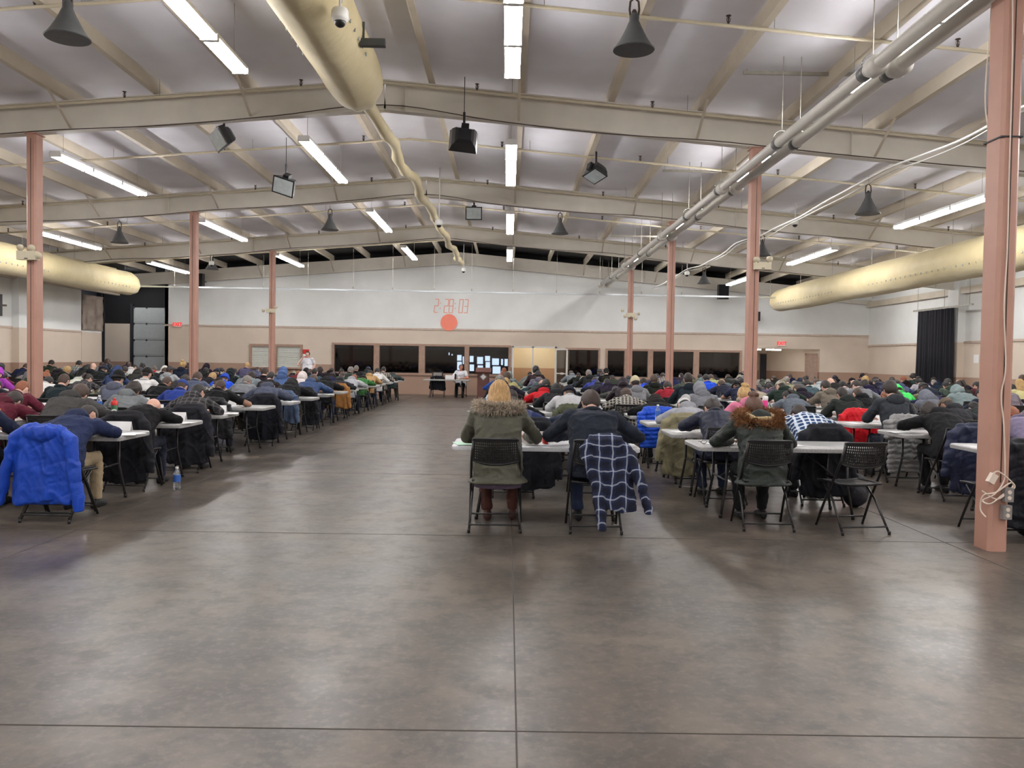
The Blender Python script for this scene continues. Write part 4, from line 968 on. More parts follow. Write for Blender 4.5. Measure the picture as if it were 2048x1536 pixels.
POSES = [
    make_pose(.62, .95, .0),
    make_pose(.78, 1.1, .15, side=.05, armR=(.40, .30, .79), hR=(.05, .50, .79)),
    make_pose(.5, .85, -.2, armL=(.33, .24, .79), side=-.04),
    make_pose(.88, 1.15, -.25, (.42, .34, .79), (.38, .30, .79), (.14, .55, .785), (.06, .52, .79), build=1.06),
    make_pose(.4, .72, .1, build=.94),
    make_pose(.72, 1.0, .3, (.30, .3, .79), (.46, .22, .8), (.02, .5, .785), (.2, .46, .79), build=1.1, side=.1, tuck=1),
    make_pose(.3, .5, -.1, (.3, .2, .79), (.36, .24, .79), build=.95, tuck=2),
    make_pose(.66, .95, -.35, (.45, .26, .79), (.33, .28, .79), build=1.04, side=-.1, tuck=1),
    make_pose(.6, .95, .3, build=1.04, short=True, armR=(.5, .28, .79), hR=(.3, .5, .79)),
]
COL = {'black': (15, 15, 18), 'charcoal': (38, 39, 43), 'dark grey': (60, 62, 66), 'grey': (116, 119, 124), 'light grey': (168, 170, 174), 'navy': (22, 29, 52), 'slate blue': (72, 78, 96), 'blue': (38, 66, 140), 'bright blue': (30, 78, 210),
       'white': (214, 214, 212), 'maroon': (84, 24, 40), 'red': (188, 24, 34), 'olive': (92, 94, 76), 'dark green': (38, 48, 42), 'green': (52, 104, 52), 'khaki': (160, 150, 118), 'teal': (28, 84, 84), 'brown': (104, 68, 44), 'tan': (170, 136, 92),
       'pink': (206, 120, 148), 'purple': (150, 60, 160), 'lime green': (70, 210, 100), 'steel blue': (70, 92, 128), 'lilac': (120, 112, 136)}
HAIRC = {'black': (22, 19, 18), 'dark brown': (34, 24, 19), 'brown': (62, 44, 34), 'ginger': (130, 74, 46), 'blond': (172, 140, 90), 'grey': (120, 114, 108)}
SKINS = [(206, 166, 148), (220, 182, 164), (196, 152, 132), (152, 112, 92), (212, 172, 154), (206, 164, 146)]
def lin(c): return srgb(*c)
def shade(c, k): return tuple(max(0, min(255, q * k)) for q in c)
def person(x, y, pose, topc, label, topm='cloth', hw='short', hwc=(44, 32, 26), skin=None, hood=False, trousers=(30, 34, 48), rz=0.0, scale=1.0, z=0, shoes=True, garment='sweatshirt', group='seated exam takers', hat_mat=None, shoec=(24, 24, 26)):
    P = pose; skin = skin or random.choice(SKINS)
    o = put('person', P.body, None, (x, y, z), rz, lin(skin)); o.scale = (scale,) * 3; tag(o, label, 'person', group)
    mt = M[topm] if isinstance(topm, str) else topm
    put(garment, mated(P.top, mt), o, color=lin(topc))
    if hood: put('hood', mated(P.hood, mt), o, color=lin(shade(topc, .9)))
    else: put('collar', mated(P.collar, mt), o, color=lin(shade(topc, .85)))
    put('trousers', mated(P.trousers, M['denim']), o, color=lin(trousers))
    if shoes:
        for s in P.shoes: put('shoe', mated(s, M['nylon']), o, color=lin(shoec))
    if hw:
        names = {'short': 'hair', 'crop': 'hair', 'bushy': 'hair', 'long': 'hair', 'bun': 'hair', 'tail': 'hair', 'cap': 'cap', 'capback': 'cap', 'beanie': 'knitted_hat', 'hoodup': 'raised_hood'}
        hm = hat_mat or (M['hair'] if names[hw] == 'hair' else (mt if hw == 'hoodup' else M['cloth']))
        h = put(names[hw], mated(HW[hw], hm), o, color=lin(hwc)); h.matrix_local = P.head
        if hw in ('cap', 'capback', 'beanie'):
            h = put('hair', mated(HW['crop'], M['hair']), o, color=lin(random.choice([HAIRC['dark brown'], HAIRC['black'], HAIRC['brown']]))); h.matrix_local = P.head
    return o
#@@SEATS
# ------------------------------------------------------------------ coats hung over chair backs
def coat_mesh(w0=.2, w1=.27, z1=.42, seed=0, sleeves=((-.34, .42), (.34, .42)), hood=False, ridges=0, skew=0.0, fold=.018, voxel=.012, thick=.035):
    """local frame of the chair: hangs behind the back rest, collar over its top"""
    mb = MB(); rings = []; N = 40; zt_ = .885
    for j in range(15):
        v = j / 14; z = zt_ + (z1 - zt_) * v; wv = w0 + (w1 - w0) * min(1, v * 1.4) ** .7; y = -.305 - .02 * v; ring = []
        for k in range(N):
            a = 2 * PI * k / N; x = wv * math.copysign(abs(math.cos(a)) ** .7, math.cos(a)) + skew * v
            fo = fold * min(1, v * 2) * (math.sin(x * 26 + seed * 2 + 1.5 * v) + .5 * math.sin(x * 47 + seed + v))
            ring.append((x, y + thick * math.copysign(abs(math.sin(a)) ** .8, math.sin(a)) + fo, z + (.03 * math.sin(x * 9 + seed) * (v > .95))))
        rings.append(ring)
    mb.loft(rings)
    mb.tube([(-w0 + .01, -.275, .875), (-w0 * .4, -.27, .89), (w0 * .4, -.27, .89), (w0 - .01, -.275, .875)], [.035, .045, .045, .035], 12)
    mb.loft([[(x, y, z) for x, y in [(w0 * math.cos(t) * .95, yy + .022 * math.sin(t)) for t in (2 * PI * k / 16 for k in range(16))]] for z, yy in ((.88, -.255), (.8, -.215), (.7, -.19))])
    for (sx, sz), s in zip(sleeves, (-1, 1)):
        mb.tube([(s * (w0 - .03), -.29, .86), (s * (w0 + .045), -.31, .80), (s * (w0 + (abs(sx) - w0) * .7), -.325, (.8 + sz) / 2), (sx, -.33, sz + .04), (sx, -.33, sz)], [.05, .07, .066, .055, .048], 14, flat=.75)
    if hood: mb.ell((0, -.335, .845), (.155, .05, .075), None, 20, 12); mb.tube([(.15 * math.cos(t), -.30 - .05 * math.sin(t), .885 - .03 * abs(math.sin(t))) for t in (PI * k / 10 for k in range(11))], .026, 8)
    def d(co, n):
        v = .008 * fn(co.x * 9 + seed, co.y * 9, co.z * 9) + .011 * max(0, 1 - 4 * abs(fn(co.x * 7 + seed, 2, co.z * 5 + co.x * 4))) - .007 * max(0, 1 - 5 * abs(fn(co.x * 5 - co.z * 7, 9, co.z * 5 + seed)))
        if ridges: v += .014 * abs(math.sin((co.z + .25 * co.x * math.copysign(1, co.x) * .3) * ridges + .6 * fn(co.x * 5, 0, co.z * 3))) ** .6 - .004
        return v
    me = remesh(mb, voxel, 3, d); me.name = 'coat'; return me
def hang_coat(me, x, y, mat, col, label, cat='jacket', rz=0.0, name='hung_jacket'):
    o = put(name, mated(me, mat), None, (x, y, 0), rz, lin(col)); return tag(o, label, cat)

# ------------------------------------------------------------------ fur collars (tufts stand off a ring)
def fur_mesh(ringpts, r, n=1600, L=.045, seed=1):
    rnd = random.Random(seed); P = [Vector(p) for p in ringpts]; m = len(P); mb = MB()
    for _ in range(n):
        t_ = rnd.random() * m; i = int(t_) % m; q = P[i].lerp(P[(i + 1) % m], t_ - int(t_)); d = (P[(i + 1) % m] - P[i]).normalized()
        u = d.orthogonal().normalized(); a = rnd.random() * 2 * PI; nrm = Matrix.Rotation(a, 3, d) @ u
        root = q + nrm * r * .7; tip = q + nrm * (r + L * (.5 + rnd.random() * .6)) + Vector((rnd.uniform(-1, 1), rnd.uniform(-1, 1), rnd.uniform(-1.2, .6))) * L * .35
        sd = d * .007; sd2 = nrm.cross(d) * .007
        mb.add([root + sd, root - sd * .5 + sd2, root - sd * .5 - sd2, tip], [(0, 1, 3), (1, 2, 3), (2, 0, 3)])
    mb.tube(P, r * .85, 10, closed=True)
    return mb.mesh('fur_trim', [], False)
#@@ROWS
# ------------------------------------------------------------------ rows of tables
ORD = ['first', 'second', 'third', 'fourth', 'fifth', 'sixth', 'seventh', 'eighth', 'ninth', 'tenth', 'eleventh', 'twelfth', 'thirteenth', 'fourteenth', 'fifteenth', 'sixteenth', 'seventeenth']
LY = [8.45, 10.05, 11.65, 13.5, 15.1, 16.7, 18.3, 19.9, 21.5, 23.1, 24.7, 26.3, 27.9, 29.5, 31.1]
AY = [8.1, 10.0, 11.6, 13.15] + [14.7 + 1.53 * k for k in range(11)]
BY = [8.35, 9.75, 11.3, 12.85] + [14.4 + 1.53 * k for k in range(12)]
CY = [8.4, 10.2, 11.7, 13.2] + [14.75 + 1.53 * k for k in range(11)]
GROUPS = [('A', .39, (-.07, .85), AY, 'right', 1), ('B', 2.88, (2.46, 3.4), BY, 'right', 2), ('C', 5.83, (5.4, 6.3), CY, 'right', 3), ('D', 8.0, (7.55, 8.45), CY, 'right', 4), ('E', 10.2, (9.75, 10.65), CY, 'right', 5), ('G', 12.4, (11.95, 12.85), CY, 'right', 6), ('H', 14.4, (14.0, 14.8), CY, 'right', 7),
          ('L1', -4.88, (-4.38, -5.32), LY, 'left', 1), ('L2', -6.82, (-6.3, -7.25), LY, 'left', 2), ('L3', -9.8, (-9.35, -10.25), LY, 'left', 3), ('L4', -11.8, (-11.35, -12.25), LY, 'left', 4), ('L5', -13.8, (-13.35, -14.25), LY, 'left', 5), ('L6', -15.75, (-15.3, -16.2), LY, 'left', 6)]
def px_of(x, y): return 1016 + 1657 * x / y
# (group, row, seat): pose, top colour, material, hood, headwear, headwear colour, label, extras
R_ = {}
def S(g, r, s, pose, col, m, hood, hw, hwc, label, **k): R_[(g, r, s)] = (pose, col, m, hood, hw, hwc, label, k)
DB, BR, BK, GI, BL, GY = HAIRC['dark brown'], HAIRC['brown'], HAIRC['black'], HAIRC['ginger'], HAIRC['blond'], HAIRC['grey']
S('L1', 0, 0, 3, 'navy', 'cloth', True, 'crop', DB, 'person in navy hoodie leaning low over the nearest left table', y=8.12, x=-4.35, top=(34, 44, 76), trousers=(150, 134, 108))
S('L1', 0, 1, 2, 'navy', 'cloth', False, 'short', DB, 'person in dark navy sleeve at the left edge, raised pencil in hand', x=-5.38)
S('L1', 1, 0, 3, 'black', 'cloth', False, None, BK, 'bald person in black long sleeved top bent over the second left table', x=-4.4, skin=(206, 160, 140))
S('L1', 1, 1, 5, 'charcoal', 'cloth', True, 'short', BR, 'person in bulky charcoal coat with short brown hair beside the bald one', top=(62, 61, 60), scale=1.06)
S('L1', 2, 0, 7, 'charcoal', 'plaid_dark', True, 'short', BK, 'person in charcoal plaid hoodie at the aisle end of the third left table')
S('L1', 2, 1, 0, 'grey', 'cloth', True, 'bushy', DB, 'person in grey top with thick dark hair, behind the bald one', top=(112, 116, 118))
S('L1', 3, 0, 8, 'black', 'cloth', False, 'crop', BR, 'person in black short sleeved shirt, bare forearm on the table end', x=-4.72)
S('L1', 3, 1, 0, 'blue', 'cloth', False, 'cap', (40, 60, 120), 'person in royal blue sweater and blue cap, left tables', top=(34, 56, 130))
S('L1', 4, 0, 1, 'slate blue', 'cloth', True, 'cap', (26, 26, 34), 'person in slate grey hooded jacket with dark cap, aisle end of fifth left row', scale=1.05)
S('L1', 4, 1, 7, 'black', 'plaid_bw', False, 'cap', BK, 'person in black and white check next to the slate jacket')
S('L1', 5, 0, 3, 'black', 'cloth', True, 'hoodup', BK, 'person in black coat with hood raised, aisle end of sixth left row', scale=1.06)
S('L1', 5, 1, 0, 'grey', 'cloth', False, 'short', GY, 'person in mid grey shirt with grey hair, sixth left row')
S('L1', 6, 0, 5, 'navy', 'nylon', True, 'short', BR, 'person in steel blue parka, aisle end of seventh left row', top=(44, 66, 104), scale=1.04)
S('L1', 7, 0, 3, 'black', 'cloth', True, 'beanie', BK, 'person in black coat and black knitted hat, aisle end of eighth left row', scale=1.06)
S('L1', 8, 0, 1, 'charcoal', 'cloth', True, 'short', DB, 'person in charcoal jacket, aisle end of ninth left row')
S('L1', 9, 0, 1, 'light grey', 'cloth', True, 'short', GI, 'person in pale grey hoodie with reddish hair, aisle end of tenth left row')
S('L1', 10, 0, 3, 'green', 'cloth', False, 'beanie', (40, 42, 44), 'person in green sweater and dark knitted hat near the far left aisle end')
S('L1', 11, 0, 0, 'tan', 'cloth', True, 'short', DB, 'person in tan jacket near the far left aisle end')
S('L1', 12, 0, 2, 'white', 'cloth', False, 'short', BK, 'person in white sweater near the far left aisle end')
S('L2', 1, 0, 1, 'maroon', 'cloth', True, 'short', DB, 'person in maroon hoodie at the left edge behind the pencil hand', x=-6.12)
S('L2', 2, 0, 0, 'maroon', 'cloth', False, 'crop', GI, 'person in maroon top with cropped ginger hair by the nearest left column', x=-6.9)
S('L2', 2, 1, 6, 'maroon', 'cloth', True, 'bushy', DB, 'person in maroon hoodie with thick hair at the left edge, third row', x=-7.45)
S('L2', 3, 0, 6, 'slate blue', 'cloth', True, 'beanie', (18, 18, 20), 'person in slate grey hoodie with black knitted hat, fourth left row', top=(92, 96, 112))
S('L2', 4, 1, 1, 'olive', 'camo', False, 'cap', (140, 130, 100), 'person in camouflage jacket and cap among the left tables')
S('L2', 4, 0, 0, 'black', 'cloth', False, 'crop', BR, 'person in black top with cropped brown hair, fifth left row')
S('L2', 6, 0, 0, 'bright blue', 'cloth', False, 'beanie', (34, 66, 160), 'person in vivid blue top and hat, seventh left row')
S('L2', 5, 1, 6, 'white', 'cloth', False, 'cap', BK, 'person in white top and black cap, sixth left row')
S('L3', 5, 0, 1, 'white', 'cloth', False, 'short', BK, 'person in white top at the far left, sixth row')
S('L3', 7, 0, 4, 'slate blue', 'cloth', True, 'hoodup', (44, 60, 96), 'person sitting upright with blue hood raised, far left', top=(44, 60, 96))
S('L3', 5, 1, 4, 'purple', 'cloth', False, 'beanie', (170, 70, 190), 'person with bright purple knitted hat at the far left')
S('A', 1, 0, 3, 'blue', 'nylon', True, 'bushy', DB, 'person in dark blue padded jacket with curly dark hair, second aisle side table', x=.08, top=(30, 46, 96), scale=1.05)
S('A', 1, 1, 3, 'navy', 'nylon', False, 'beanie', (26, 30, 44), 'person in navy jacket and dark knitted hat behind the navy sweater', x=.98, top=(30, 38, 60), scale=1.05)
S('A', 2, 0, 5, 'black', 'cloth', True, 'bushy', DB, 'person in black coat with long fur edged hood, third aisle side table', x=.02)
S('A', 3, 0, 2, 'steel blue', 'plaid_blue', False, 'crop', (130, 104, 84), 'person in faded blue check shirt with shaved head, fourth aisle side table', x=-.1)
S('A', 3, 1, 5, 'white', 'cloth', False, 'beanie', (24, 28, 42), 'person in off white sweater and striped navy hat, elbows wide', top=(196, 196, 198), x=.98, scale=1.04)
S('A', 4, 1, 0, 'charcoal', 'cloth', True, 'short', BK, 'person in charcoal hoodie in front of the off white sweater')
S('A', 5, 1, 1, 'red', 'cloth', True, 'beanie', (24, 22, 24), 'person in red jacket with black knitted hat, sixth aisle side table', x=.7)
S('A', 6, 1, 0, 'black', 'cloth', False, 'short', BK, 'person in black top with black hair, seventh aisle side table')
S('B', 1, 0, 1, 'navy', 'nylon', False, 'short', DB, 'person in navy work jacket with short dark hair, right of the gap', top=(30, 34, 52), scale=1.05, trousers=(36, 44, 66))
S('B', 1, 1, 3, 'blue', 'plaid_blue', False, 'crop', DB, 'person in bright blue and white plaid shirt hunched over the table', x=3.55, scale=1.05)
S('B', 2, 0, 1, 'light grey', 'cloth', True, 'capback', (206, 206, 204), 'person in light grey hoodie with white cap worn backwards', x=2.45, top=(150, 152, 158))
S('B', 2, 1, 4, 'pink', 'cloth', True, 'bun', BL, 'person in pink top with blond hair beside a pink bottle', x=3.25)
S('B', 3, 0, 3, 'black', 'cloth', True, 'hoodup', BK, 'person in black coat hunched behind a bright blue padded jacket', x=2.35)
S('B', 3, 1, 0, 'grey', 'plaid_green', False, 'beanie', (30, 34, 52), 'person in grey green plaid with navy knitted hat', x=3.85)
S('B', 4, 0, 1, 'black', 'plaid_bw', False, 'bushy', BR, 'person in black and white lumberjack check with brown hair', x=2.05)
S('B', 5, 0, 6, 'grey', 'cloth', True, 'cap', (190, 180, 150), 'person in grey hoodie with pale cap, sixth row right of the gap', top=(128, 130, 134))
S('B', 4, 1, 2, 'grey', 'cloth', True, 'hoodup', (120, 122, 128), 'person with light grey hood raised, fifth row right of the gap', top=(120, 122, 128))
S('B', 6, 1, 0, 'red', 'cloth', False, 'short', DB, 'person in crimson sweater near the second column', top=(140, 24, 40))
S('B', 8, 1, 0, 'bright blue', 'cloth', False, 'short', DB, 'person in bright blue top, ninth row right of the gap')
S('C', 1, 0, 3, 'black', 'cloth', True, 'bushy', DB, 'person in black hoodie with small white lettering on the back', scale=1.06, x=5.38)
S('C', 1, 1, 1, 'lilac', 'cloth', False, 'short', GI, 'person in grey lilac sweater with ginger hair at the right edge', x=6.35)
S('C', 2, 0, 6, 'charcoal', 'cloth', True, 'short', DB, 'person in charcoal hoodie, head turned, before the grey padded jacket', scale=1.05, top=(46, 50, 56))
S('C', 2, 1, 5, 'charcoal', 'cloth', True, 'cap', (96, 84, 72), 'person in dark grey top and brown cap behind the nearest column side')
S('C', 3, 0, 2, 'dark green', 'cloth', True, 'crop', DB, 'person in very dark green hoodie with cropped hair', top=(38, 44, 42))
S('C', 3, 1, 7, 'charcoal', 'plaid_dark', True, 'bushy', DB, 'person in dark plaid behind the charcoal hoodie')
S('C', 4, 0, 1, 'slate blue', 'cloth', True, 'tail', DB, 'person in blue grey hoodie with hair tied back, left of the dark green hoodie', x=5.1, top=(98, 106, 116))
S('C', 4, 1, 0, 'black', 'cloth', True, 'crop', BR, 'person in black jacket, fifth row, beyond the red jacket')
S('C', 5, 1, 4, 'khaki', 'cloth', True, 'short', DB, 'person in khaki hooded top, sixth row far right tables', top=(120, 112, 100))
S('D', 4, 0, 5, 'grey', 'cloth', True, 'hoodup', (104, 108, 118), 'person with blue grey hood raised among the right hand tables', top=(104, 108, 118))
S('D', 6, 1, 0, 'lime green', 'cloth', False, 'beanie', (70, 210, 100), 'person with lime green knitted hat and top, right hand tables')
S('C', 9, 0, 4, 'bright blue', 'cloth', False, 'short', BK, 'person in vivid blue jacket beyond the second column')
S('G', 7, 0, 6, 'khaki', 'cloth', False, 'long', BL, 'person with long blond hair in pale yellow top at the right edge', top=(196, 190, 140))
empty_seats = {('B', 0, 0), ('B', 0, 1), ('A', 0, 0), ('A', 0, 1), ('A', 2, 1), ('C', 0, 0), ('C', 0, 1)}
PAL = ['black'] * 14 + ['charcoal'] * 10 + ['dark grey'] * 6 + ['grey'] * 7 + ['navy'] * 8 + ['slate blue'] * 4 + ['light grey'] * 3 + ['blue', 'steel blue', 'maroon', 'red', 'olive', 'khaki', 'dark green', 'white']
HWN = {'short': '%s hair', 'crop': 'cropped %s hair', 'bushy': 'thick %s hair', 'bun': '%s hair in a bun', 'tail': 'tied back %s hair', 'long': 'long %s hair', 'cap': 'dark cap', 'capback': 'pale cap', 'beanie': 'knitted hat', 'hoodup': 'raised hood'}
random.seed(11)
SHEET = MB().box((0, 0, .002), (.21, .28, .003)).mesh('test_paper', M['paper'])
CARD = MB().beam((0, -.03, 0), (0, 0, .1), .28, .003, up=(0, 1, 1)).beam((0, .03, 0), (0, 0, .1), .28, .003, up=(0, 1, 1)).mesh('name_card', M['paper'])
n_people = 0
seat_of = {}
for g, tx, seats, ys_, side, gi in GROUPS:
    for r, ty in enumerate(ys_):
        vis = [s for s in (0, 1) if -70 < px_of(seats[s], ty) < 2110]
        txx = 5.83 if g == 'C' else tx
        if not vis and not (-60 < px_of(txx - .9, ty) < 2060) and not (-60 < px_of(txx + .9, ty) < 2060): continue
        if ty > 31.5: continue
        jx = random.uniform(-.05, .05) if r > 1 else 0
        far = ty > 16.5
        where = '%s row %s of aisle' % (ORD[r], side)
        if g == 'A' and r == 0: lab = 'white folding table at the front of the aisle side, two people at it'
        elif g == 'B' and r == 0: lab = 'grey folding table with an empty chair, front row right'
        else: lab = 'speckled grey folding table, %s, %s table out' % (where, ORD[gi - 1])
        make_table(txx + jx, ty, lab, white=(g == 'A' and r == 0))
        for s in vis:
            key = (g, r, s); sn = ORD[(gi - 1) * 2 + s]
            spec = R_.get(key)
            if key in empty_seats: continue
            if spec is None and random.random() < .06: continue
            sx, sy = seats[s] + random.uniform(-.07, .07), ty - .22 + random.uniform(-.05, .03); rz = random.uniform(-.1, .1)
            if spec:
                pose, top, m, hood, hw, hwc, label, ex = spec
                sx = ex.get('x', seats[s]); sy = ex.get('y', ty - .22); topc = ex.get('top', COL[top]); rz = 0 if r < 3 else rz
                o = person(sx, sy, POSES[pose], topc, label, m, hw, hwc, hood=hood, skin=ex.get('skin'), rz=rz, scale=ex.get('scale', 1), trousers=ex.get('trousers', random.choice([(30, 34, 48), (24, 24, 28), (46, 56, 82), (60, 54, 46)])), shoes=r < 4)
                cl = 'black folding chair under the ' + label.split('person in ')[-1].split(',')[0].split(' with ')[0] if False else None
            else:
                top = random.choice(PAL); hw = random.choice(['short'] * 8 + ['crop'] * 5 + ['bushy'] * 3 + ['cap', 'capback', 'beanie', 'beanie', 'hoodup', 'tail', 'bun', None])
                hn = random.choice(['dark brown'] * 6 + ['black'] * 5 + ['brown'] * 4 + ['ginger', 'blond', 'grey']); hood = random.random() < .55
                m = 'cloth' if random.random() > .12 else 'nylon'; topc = tuple(max(8, c + random.randint(-10, 10)) for c in COL[top])
                plaidy = random.random() < .07; hwc = HAIRC[hn]
                if plaidy: m = random.choice(['plaid_dark', 'plaid_bw', 'plaid_green']); hood = False
                if hw in ('cap', 'beanie'): hwc = random.choice([(24, 24, 28), (40, 44, 60), (60, 60, 62)])
                if hw == 'capback': hwc = (170, 166, 150)
                if hw == 'hoodup': hwc = topc
                gw = 'plaid shirt' if plaidy else (top + (' hoodie' if hood else ' top'))
                hd_ = (HWN[hw] % hn if '%' in HWN[hw] else HWN[hw]) if hw else 'bald head'
                label = ('person in %s, %s, %s row %s of aisle, %s seat out' % (gw, hd_, ORD[r], side, sn)).replace(' hair in a bun', ' hair bun').replace('tied back', 'tied')
                if len(label.split()) > 16: label = label.replace(' of aisle', '')
                o = person(sx, sy, random.choice(POSES), topc, label, m, hw, hwc, hood=hood, rz=rz, scale=random.uniform(.95, 1.06), trousers=random.choice([(30, 34, 48), (24, 24, 28), (46, 56, 82), (60, 54, 46)]), shoes=(s == 0 and gi == 1 and ty < 22))
            seat_of[key] = (sx, sy); n_people += 1
            make_chair(sx, sy - .02, 'black folding chair in use, %s, %s seat out' % (where, sn), far=ty > 15, rz=rz)
            if ty < 19:
                q = put('test_paper', SHEET, None, (sx + random.uniform(-.1, .15), ty + random.uniform(.22, .34), .7425), random.uniform(-.4, .4)); tag(q, 'white exam sheet before the %s seat out, %s' % (sn, where), 'paper', 'exam sheets on the tables')
                q = put('test_paper', SHEET, None, (sx + (.36 if side == 'left' else -.36) + random.uniform(-.05, .05), ty + random.uniform(.18, .36), .7425), random.uniform(-.6, .6)); tag(q, 'spare white sheet beside the %s seat out, %s' % (sn, where), 'paper', 'exam sheets on the tables')
            if ty < 17 and random.random() < .6 and abs(sx - txx) < .6:
                q = put('name_card', CARD, None, (sx + random.uniform(.05, .12), ty + .66, .743), random.uniform(-.1, .1)); tag(q, 'folded white name card by the %s seat out, %s' % (sn, where), 'card', 'folded name cards')
#@@FRONT
# woman in the olive parka
PW = make_pose(.22, .5, .06, (.30, .22, .79), (.36, .27, .79), (.08, .42, .785), (.24, .5, .79), build=1.12, gown=True)
o = person(-.08, 7.86, PW, (84, 84, 72), 'person in olive parka with fur edged hood and blond hair, nearest', 'nylon', 'long', (176, 140, 92), hood=True, trousers=(72, 44, 38), skin=SKINS[0], garment='parka', shoec=(66, 40, 34), scale=1.04)
def fur_ring(P, w_, d_, drop, tilt=0):
    R = rx(P.A + tilt); c = P.neck + R @ Vector((0, -.02, .015)); return [c + R @ Vector((w_ * math.cos(a), d_ * math.sin(a) - .02, .02 + drop * (math.sin(a) if math.sin(a) < 0 else math.sin(a) * .3))) for a in (2 * PI * k / 24 for k in range(24))]
f = put('fur_trim', mated(fur_mesh(fur_ring(PW, .19, .115, .05), .035, 3200, .045, 4), M['fur']), o, color=lin((178, 166, 150))); f['label'] = 'pale grey fur trim round the hood'
make_chair(-.1, 7.84, 'black perforated folding chair under the olive parka, nearest of all')
hem = MB(); rings = []
for z, wx, wy in ((.44, .205, .17), (.40, .225, .18), (.37, .215, .17)): rings.append([(wx * math.cos(2 * PI * k / 24), -.03 + wy * math.sin(2 * PI * k / 24), z) for k in range(24)])
put('shirt_tail', mated(MB().loft(rings).mesh('shirt_tail', [], True), M['cloth']), o, color=lin((104, 92, 112)))
# man in the navy sweater
PM = make_pose(.52, .85, .12, (.40, .27, .79), (.46, .24, .79), (.12, .50, .785), (.18, .52, .79), build=1.14)
o = person(.83, 7.9, PM, (32, 38, 50), 'person in plain dark navy sweater with short dark brown hair, nearest', 'cloth', 'short', (52, 38, 32), skin=SKINS[0], scale=1.06, trousers=(38, 48, 72))
make_chair(.83, 7.84, 'black folding chair with a navy flannel shirt hung on it')
hang_coat(coat_mesh(.15, .20, .24, 3, ((-.02, .04), (.40, .2)), skew=.10, fold=.026), .90, 7.84, M['plaid_navy'], COL['navy'], 'navy and white flannel plaid shirt hanging off the chair back to the floor', 'shirt', name='hung_shirt')
# woman in the dark green parka
PG = make_pose(.42, .8, -.05, (.40, .24, .79), (.38, .25, .79), (.12, .48, .785), (.1, .48, .79), build=1.14, gown=True)
o = person(2.5, 8.1, PG, (40, 46, 42), 'person in dark green parka with brown fur collar and hair bun', 'nylon', 'bun', (84, 56, 42), hood=True, trousers=(20, 22, 24), skin=SKINS[0], garment='parka')
f = put('fur_trim', mated(fur_mesh(fur_ring(PG, .19, .125, .10, -.5), .04, 4200, .06, 6), M['fur']), o, color=lin((132, 92, 58))); f['label'] = 'long brown fur collar'
f = put('hood_lining', mated(MB().tube(fur_ring(PG, .13, .08, .02, -.5), .04, 12, closed=True).mesh('hood_lining', [], True), M['cloth']), o, color=lin((196, 176, 134)))
make_chair(2.5, 8.07, 'black folding chair under the dark green parka, front row right', rz=-.03)
make_chair(3.33, 7.98, 'empty black folding chair turned slightly, front row right', rz=.14)
make_chair(.92, 11.2, 'empty black folding chair before the off white sweater')
# coats over chairs
CM1 = coat_mesh(.215, .29, .2, 1, ((-.40, .16), (.36, .13)), hood=True)
make_chair(-4.27, 7.98, 'black folding chair carrying the bright blue jacket, nearest left', rz=-.05)
hang_coat(CM1, -4.27, 7.96, M['nylon'], (24, 66, 168), 'bright blue hooded jacket over the nearest left chair', rz=-.05)
CM2 = coat_mesh(.2, .27, .3, 2, ((-.3, .35), (.3, .3))); CM3 = coat_mesh(.2, .28, .12, 5, ((-.33, .3), (.33, .22)), fold=.024); CMP = coat_mesh(.215, .27, .3, 3, ((-.27, .5), (.28, .42)), ridges=50, fold=.008)
CMV = coat_mesh(.21, .25, .15, 8, ((-.25, .6), (.25, .6)), ridges=46, fold=.006)
def seatxy(k, dy=-.02): x, y = seat_of.get(k, (0, 0)); return x, y + dy
for k, me, mat, col, lab, dx in [(('C', 1, 0), CM3, 'nylon', (26, 32, 58), 'dark navy coat draped on the chair beside the nearest column', .08), (('C', 2, 0), CMV, 'nylon', (132, 132, 132), 'grey quilted padded jacket draped on a chair under the table edge', 0),
                             (('C', 3, 0), CM2, 'nylon', (196, 22, 34), 'bright red jacket draped on a chair behind the dark green hoodie', -.02), (('B', 3, 0), CMP, 'nylon', (26, 74, 186), 'bright blue padded jacket on a chair behind the gap in the tables', -.1),
                             (('B', 2, 0), CM3, 'cloth', (128, 122, 96), 'khaki coat hanging from the chair of the light grey hoodie', -.15), (('A', 3, 1), CM2, 'cloth', (84, 88, 70), 'olive jacket draped on the chair of the off white sweater', 0),
                             (('L1', 1, 0), CM3, 'cloth', (24, 24, 30), 'black coat draped over the bald person\'s chair', 0), (('L1', 2, 0), CM3, 'cloth', (30, 30, 36), 'dark coat on the chair of the charcoal plaid hoodie', .1),
                             (('L1', 3, 0), CM2, 'nylon', (22, 22, 26), 'black jacket on the chair of the short sleeved shirt', .1), (('L1', 4, 0), CM3, 'cloth', (24, 26, 34), 'long black coat reaching the floor, fifth left row', .1),
                             (('L1', 5, 0), CM2, 'cloth', (74, 90, 116), 'faded blue jacket on the sixth left aisle chair', 0), (('L1', 6, 0), CM3, 'cloth', (26, 28, 32), 'black coat on the seventh left aisle chair', 0), (('L1', 8, 0), CM2, 'cloth', (150, 104, 56), 'mustard brown jacket on the ninth left aisle chair', .1),
                             (('B', 1, 1), CM3, 'cloth', (26, 28, 34), 'black coat on the chair of the blue plaid shirt', 0), (('A', 1, 0), CM3, 'cloth', (28, 30, 36), 'black coat trailing beside the olive parka chair', .2)]:
    x, y = seatxy(k); hang_coat(me, x + dx, y, M[mat], col, lab)
make_chair(4.72, 7.95, 'black folding chair half hidden by the nearest column')
hang_coat(CM3, 4.78, 7.95, M['nylon'], (18, 20, 28), 'black coat on the chair half hidden by the nearest column')
